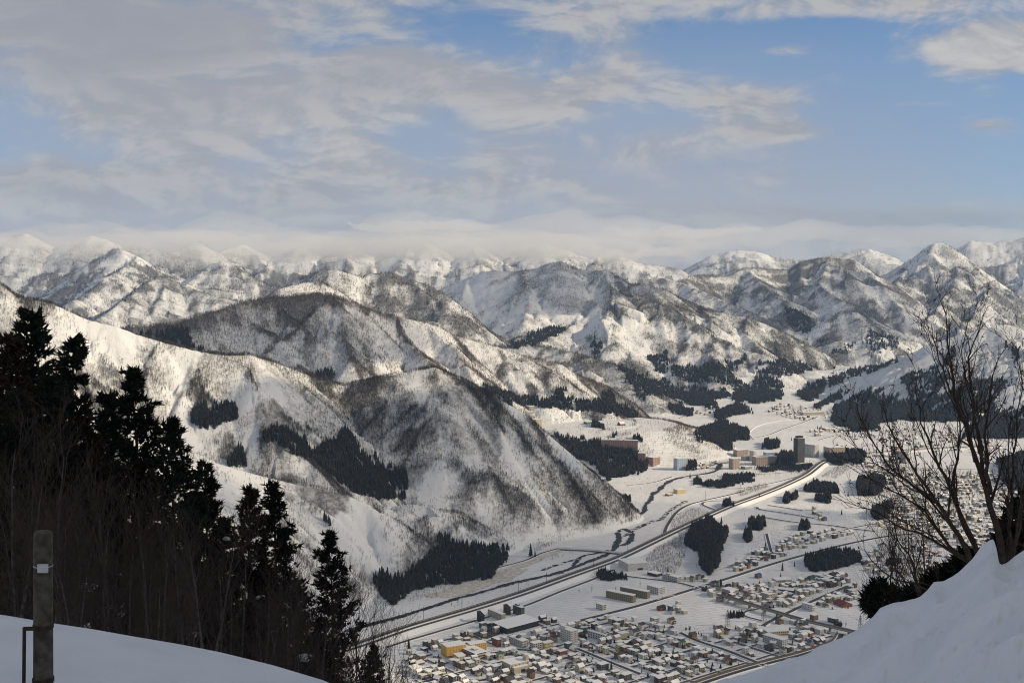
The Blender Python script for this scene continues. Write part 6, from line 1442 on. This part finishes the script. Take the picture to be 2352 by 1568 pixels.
def right_tree():
    r = np.random.default_rng(77); tr, tw, bd = Tubes(), Tubes(), []
    for pts, r0, r1, dy in LIMBS:
        P = tl(pts, dy); P[1:] += r.normal(0, .012, P[1:].shape); n = len(P); rad = r0 + (r1 - r0) * np.linspace(0, 1, n) ** .75
        rad = rad * .56; tr.add(P, rad, 7); twigs(r, tw, P, rad, 1, 3, .21, .62, .5, .22, .0026, .22)
    root = bpy.data.objects.new('bare_tree', None); link(root); o = at(2309, 1320, TY); root.location = o
    tag(root, 'large many stemmed bare tree standing behind the snow bank on the right', 'tree')
    for tb, nm, mt in ((tr, 'trunk', M_DBARK), (tw, 'branches', M_DBARK)):
        me = tb.mesh(nm, mt); co = np.empty(len(me.vertices) * 3, np.float32); me.vertices.foreach_get('co', co); co = co.reshape(-1, 3) - o.astype(np.float32); me.vertices.foreach_set('co', co.ravel()); link(bpy.data.objects.new(nm, me), root)
    # a few dead leaves and buds left on the twig ends
    vv = np.concatenate(tw.v); s = vv[r.choice(len(vv), 900, replace=False)]; L = []
    for p in s: d = r.normal(0, 1, 3); d /= np.linalg.norm(d); w_ = np.cross(d, r.normal(0, 1, 3)); w_ /= np.linalg.norm(w_); L.append([p - w_ * .012, p + w_ * .012, p + d * .05])
    V = np.array(L).reshape(-1, 3) - o; link(bpy.data.objects.new('dead_leaves', np_mesh('dead_leaves', V, np.arange(len(V)).reshape(-1, 3), M_TWIG)), root)
right_tree()
# --- dark shrubs behind the right bank
def shrub(px, py, Y, rx, rz, lab, seed, mat, n=1500):
    r = np.random.default_rng(seed); c = at(px, py, Y); g = r.normal(0, 1, (n, 3)); g /= np.linalg.norm(g, axis=1)[:, None]; q = r.uniform(.45, 1.0, n) ** .5
    p = g * q[:, None]; lumpy = 1 + .35 * fbm(g[:, 0] * 2.2 + seed, g[:, 2] * 2.2 + g[:, 1], seed, 3); p = p * lumpy[:, None] * [rx, rx * .8, rz]
    d = g * .6 + r.normal(0, .5, (n, 3)) + [0, 0, .3]; d /= np.linalg.norm(d, axis=1)[:, None]; w_ = np.cross(d, r.normal(0, 1, (n, 3))); w_ /= np.linalg.norm(w_, axis=1)[:, None]
    L = r.uniform(.08, .22, n)[:, None]; V = np.stack([p - w_ * .03, p + w_ * .03, p + d * L], 1).reshape(-1, 3)
    root = bpy.data.objects.new('evergreen_shrub', None); link(root); root.location = c; tag(root, lab, 'shrub')
    link(bpy.data.objects.new('foliage', np_mesh('foliage', V, np.arange(len(V)).reshape(-1, 3), mat)), root)
    tb = Tubes()
    for k in range(5):
        a, b = limb(r, (0, 0, -rz * 1.3), (r.normal(0, .4), r.normal(0, .4), 1), rz * 2.0, .04, .008, 5, .12, .05); tb.add(a, b, 4)
    link(bpy.data.objects.new('stem', tb.mesh('stem', M_DBARK)), root)
for i, (px, py, Y, rx, rz, lab) in enumerate([(2025,1385,22,.34,.46,'rounded dark evergreen shrub at the left end of the bank'), (2075,1398,20,.30,.30,'low dark shrub right of the rounded evergreen'), (2120,1384,18,.34,.26,'low dark shrub along the middle of the bank edge'), (2165,1352,17,.30,.26,'dark shrub below the right hand tree stems'), (2205,1330,16.5,.26,.26,'dense dark shrub where the bank steepens'), (2232,1300,16,.22,.20,'small dark shrub left of the main trunk'),
        (2335,1270,17,.40,.45,'dark shrub right of the main trunk'), (2360,1215,19,.45,.6,'dark evergreen at the right picture edge'), (2215,1385,15,.3,.12,'dark undergrowth just under the bank edge')]):
    shrub(px, py, Y, rx, rz, lab, 900 + i, M_NEEDLE2 if i in (1, 3, 6) else M_NEEDLE)
for i, (px, py, Y, sc, lab) in enumerate([(2105,1300,24,.30,'fine bare sapling behind the bank shrubs'), (2060,1310,26,.28,'fine bare sapling above the rounded evergreen'), (2160,1270,22,.30,'fine bare sapling between the stems'), (2010,1330,28,.25,'fine bare sapling left of the shrubs')]):
    top = at(px, py, Y); put_tree(BPRO[i % 5], 'bare_sapling', lab, 'sapling', None, (top[0], Y, top[2] - 2.2), .5, i * 2.2)
print('foreground', round(time.time() - T0, 1))
# ------------------------------------------------------------------ clouds
M_CLOUD, _nt, _b = new_mat('thin_shade_cloud')
_tr = _nt.nodes.new('ShaderNodeBsdfTransparent'); _mx = _nt.nodes.new('ShaderNodeMixShader'); _tl = _nt.nodes.new('ShaderNodeBsdfTranslucent'); _m2 = _nt.nodes.new('ShaderNodeMixShader')
_tcn = _nt.nodes.new('ShaderNodeTexCoord'); _nn = _nt.nodes.new('ShaderNodeTexNoise'); _nn.inputs['Scale'].default_value = .0022; _nn.inputs['Detail'].default_value = 5
_mr = _nt.nodes.new('ShaderNodeMapRange'); _mr.inputs['From Min'].default_value = .38; _mr.inputs['From Max'].default_value = .62; _mr.inputs['To Min'].default_value = .84; _mr.inputs['To Max'].default_value = .42
_b.inputs['Base Color'].default_value = (.85, .85, .86, 1); _tl.inputs[0].default_value = (.85, .85, .86, 1); _m2.inputs[0].default_value = .5
_nt.links.new(_tcn.outputs['Object'], _nn.inputs['Vector']); _nt.links.new(_nn.outputs['Fac'], _mr.inputs['Value']); _nt.links.new(_mr.outputs['Result'], _mx.inputs[0])
_nt.links.new(_b.outputs[0], _m2.inputs[1]); _nt.links.new(_tl.outputs[0], _m2.inputs[2]); _nt.links.new(_m2.outputs[0], _mx.inputs[1]); _nt.links.new(_tr.outputs[0], _mx.inputs[2])
_nt.links.new(_mx.outputs[0], _nt.nodes['Material Output'].inputs['Surface'])
def cloud(target, rx, ry, lab, seed, alt=1900.0):  # cloud added out of view, up the sun line, to shade the target
    t = (alt - target[2]) / SDIR.z; c = Vector(target) + SDIR * t
    bm = bmesh.new(); bmesh.ops.create_icosphere(bm, subdivisions=5, radius=1)
    v = np.array([q.co[:] for q in bm.verts]); f = np.array([[q.index for q in p.verts] for p in bm.faces]); bm.free()
    v = v * (1 + .55 * fbm(v[:, 0] * 1.6 + seed, v[:, 1] * 1.6 + v[:, 2], seed, 4))[:, None] * [rx, ry, 170]
    o = link(bpy.data.objects.new('cloud', np_mesh('cloud', v, f, M_CLOUD, smooth=True))); o.location = c; tag(o, lab, 'cloud')
cloud((-150, 2300, -480), 1000, 760, 'thin broad unseen cloud added to shade the town and fluted mountain', 3)
cloud((-250, 6400, -60), 900, 620, 'thin unseen cloud added to shade the central mountain', 8)
cloud((-1150, 3700, -200), 620, 520, 'small thin unseen cloud added to shade the brown mountain', 12)
cloud((2000, 7600, -150), 700, 900, 'thin unseen cloud added to shade the right hand back ridges', 17, 2300)
def cloud_bank(x0, x1, Y, zc_, rz, ry, lab, seed, dens):  # long lens of thin cloud lying over the far summits
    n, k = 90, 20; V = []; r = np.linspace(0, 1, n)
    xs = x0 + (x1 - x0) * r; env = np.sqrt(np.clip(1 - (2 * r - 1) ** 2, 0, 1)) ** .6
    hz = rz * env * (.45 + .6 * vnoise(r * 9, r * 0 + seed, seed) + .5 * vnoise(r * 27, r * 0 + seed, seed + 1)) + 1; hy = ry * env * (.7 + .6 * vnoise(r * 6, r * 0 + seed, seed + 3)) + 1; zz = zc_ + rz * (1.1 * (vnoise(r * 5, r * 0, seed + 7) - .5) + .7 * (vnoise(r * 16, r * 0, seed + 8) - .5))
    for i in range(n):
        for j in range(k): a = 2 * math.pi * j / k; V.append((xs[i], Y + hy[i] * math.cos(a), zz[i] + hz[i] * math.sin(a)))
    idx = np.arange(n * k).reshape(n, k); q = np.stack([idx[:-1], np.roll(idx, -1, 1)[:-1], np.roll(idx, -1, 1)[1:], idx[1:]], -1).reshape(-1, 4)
    me = np_mesh('summit_cloud', np.array(V), [q, np.array([idx[0][::-1]]), np.array([idx[-1]])], M_SUMMIT_CLOUD[dens], smooth=True); o = link(bpy.data.objects.new('summit_cloud', me)); tag(o, lab, kind='stuff')
M_SUMMIT_CLOUD = {}
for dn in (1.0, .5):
    m = bpy.data.materials.new('summit_cloud'); m.use_nodes = True; m.node_tree.nodes.remove(m.node_tree.nodes['Principled BSDF']); vs = m.node_tree.nodes.new('ShaderNodeVolumePrincipled')
    vs.inputs['Density'].default_value = 1.05e-3 * dn; vs.inputs['Color'].default_value = (1.0, .995, .99, 1); m.node_tree.links.new(vs.outputs[0], m.node_tree.nodes['Material Output'].inputs['Volume']); M_SUMMIT_CLOUD[dn] = m
for k_, (a_, b_, z_, rz_, sd_) in enumerate([(-5600, 2300, 470, 190, 4), (-5200, 1800, 440, 140, 21), (-4600, 900, 430, 120, 33), (-2600, 2000, 440, 120, 41)]): cloud_bank(a_, b_, 10300, z_, rz_, 500, ['broad thin veil of cloud over the far summits', 'bank of cloud lying along the far summits', 'dense core of the summit cloud at the left', 'dense core of the summit cloud at the centre'][k_], sd_, .5)
for k_, (xc_, w_, Y_, z_, rz_) in enumerate([(-4200, 420, 9700, 470, 60), (-3500, 350, 9900, 400, 45), (-2700, 500, 9800, 520, 55), (-1900, 380, 10200, 400, 60), (-1100, 520, 10300, 470, 70), (-300, 420, 10400, 410, 60), (500, 600, 10500, 430, 75), (1250, 450, 10800, 400, 60), (-800, 700, 10000, 640, 45), (1700, 800, 11000, 640, 50)]): cloud_bank(xc_ - w_, xc_ + w_, Y_, z_, rz_, 260, 'small torn wisp of cloud on the far summits', 60 + k_, 1.0)
cloud_bank(-5600, -2700, 9600, 520, 90, 450, 'torn cloud on the left hand summits', 9, .5)
cloud_bank(1500, 6500, 12000, 640, 120, 500, 'grey cloud behind the right hand peaks', 14, .5)
print('clouds', round(time.time() - T0, 1))
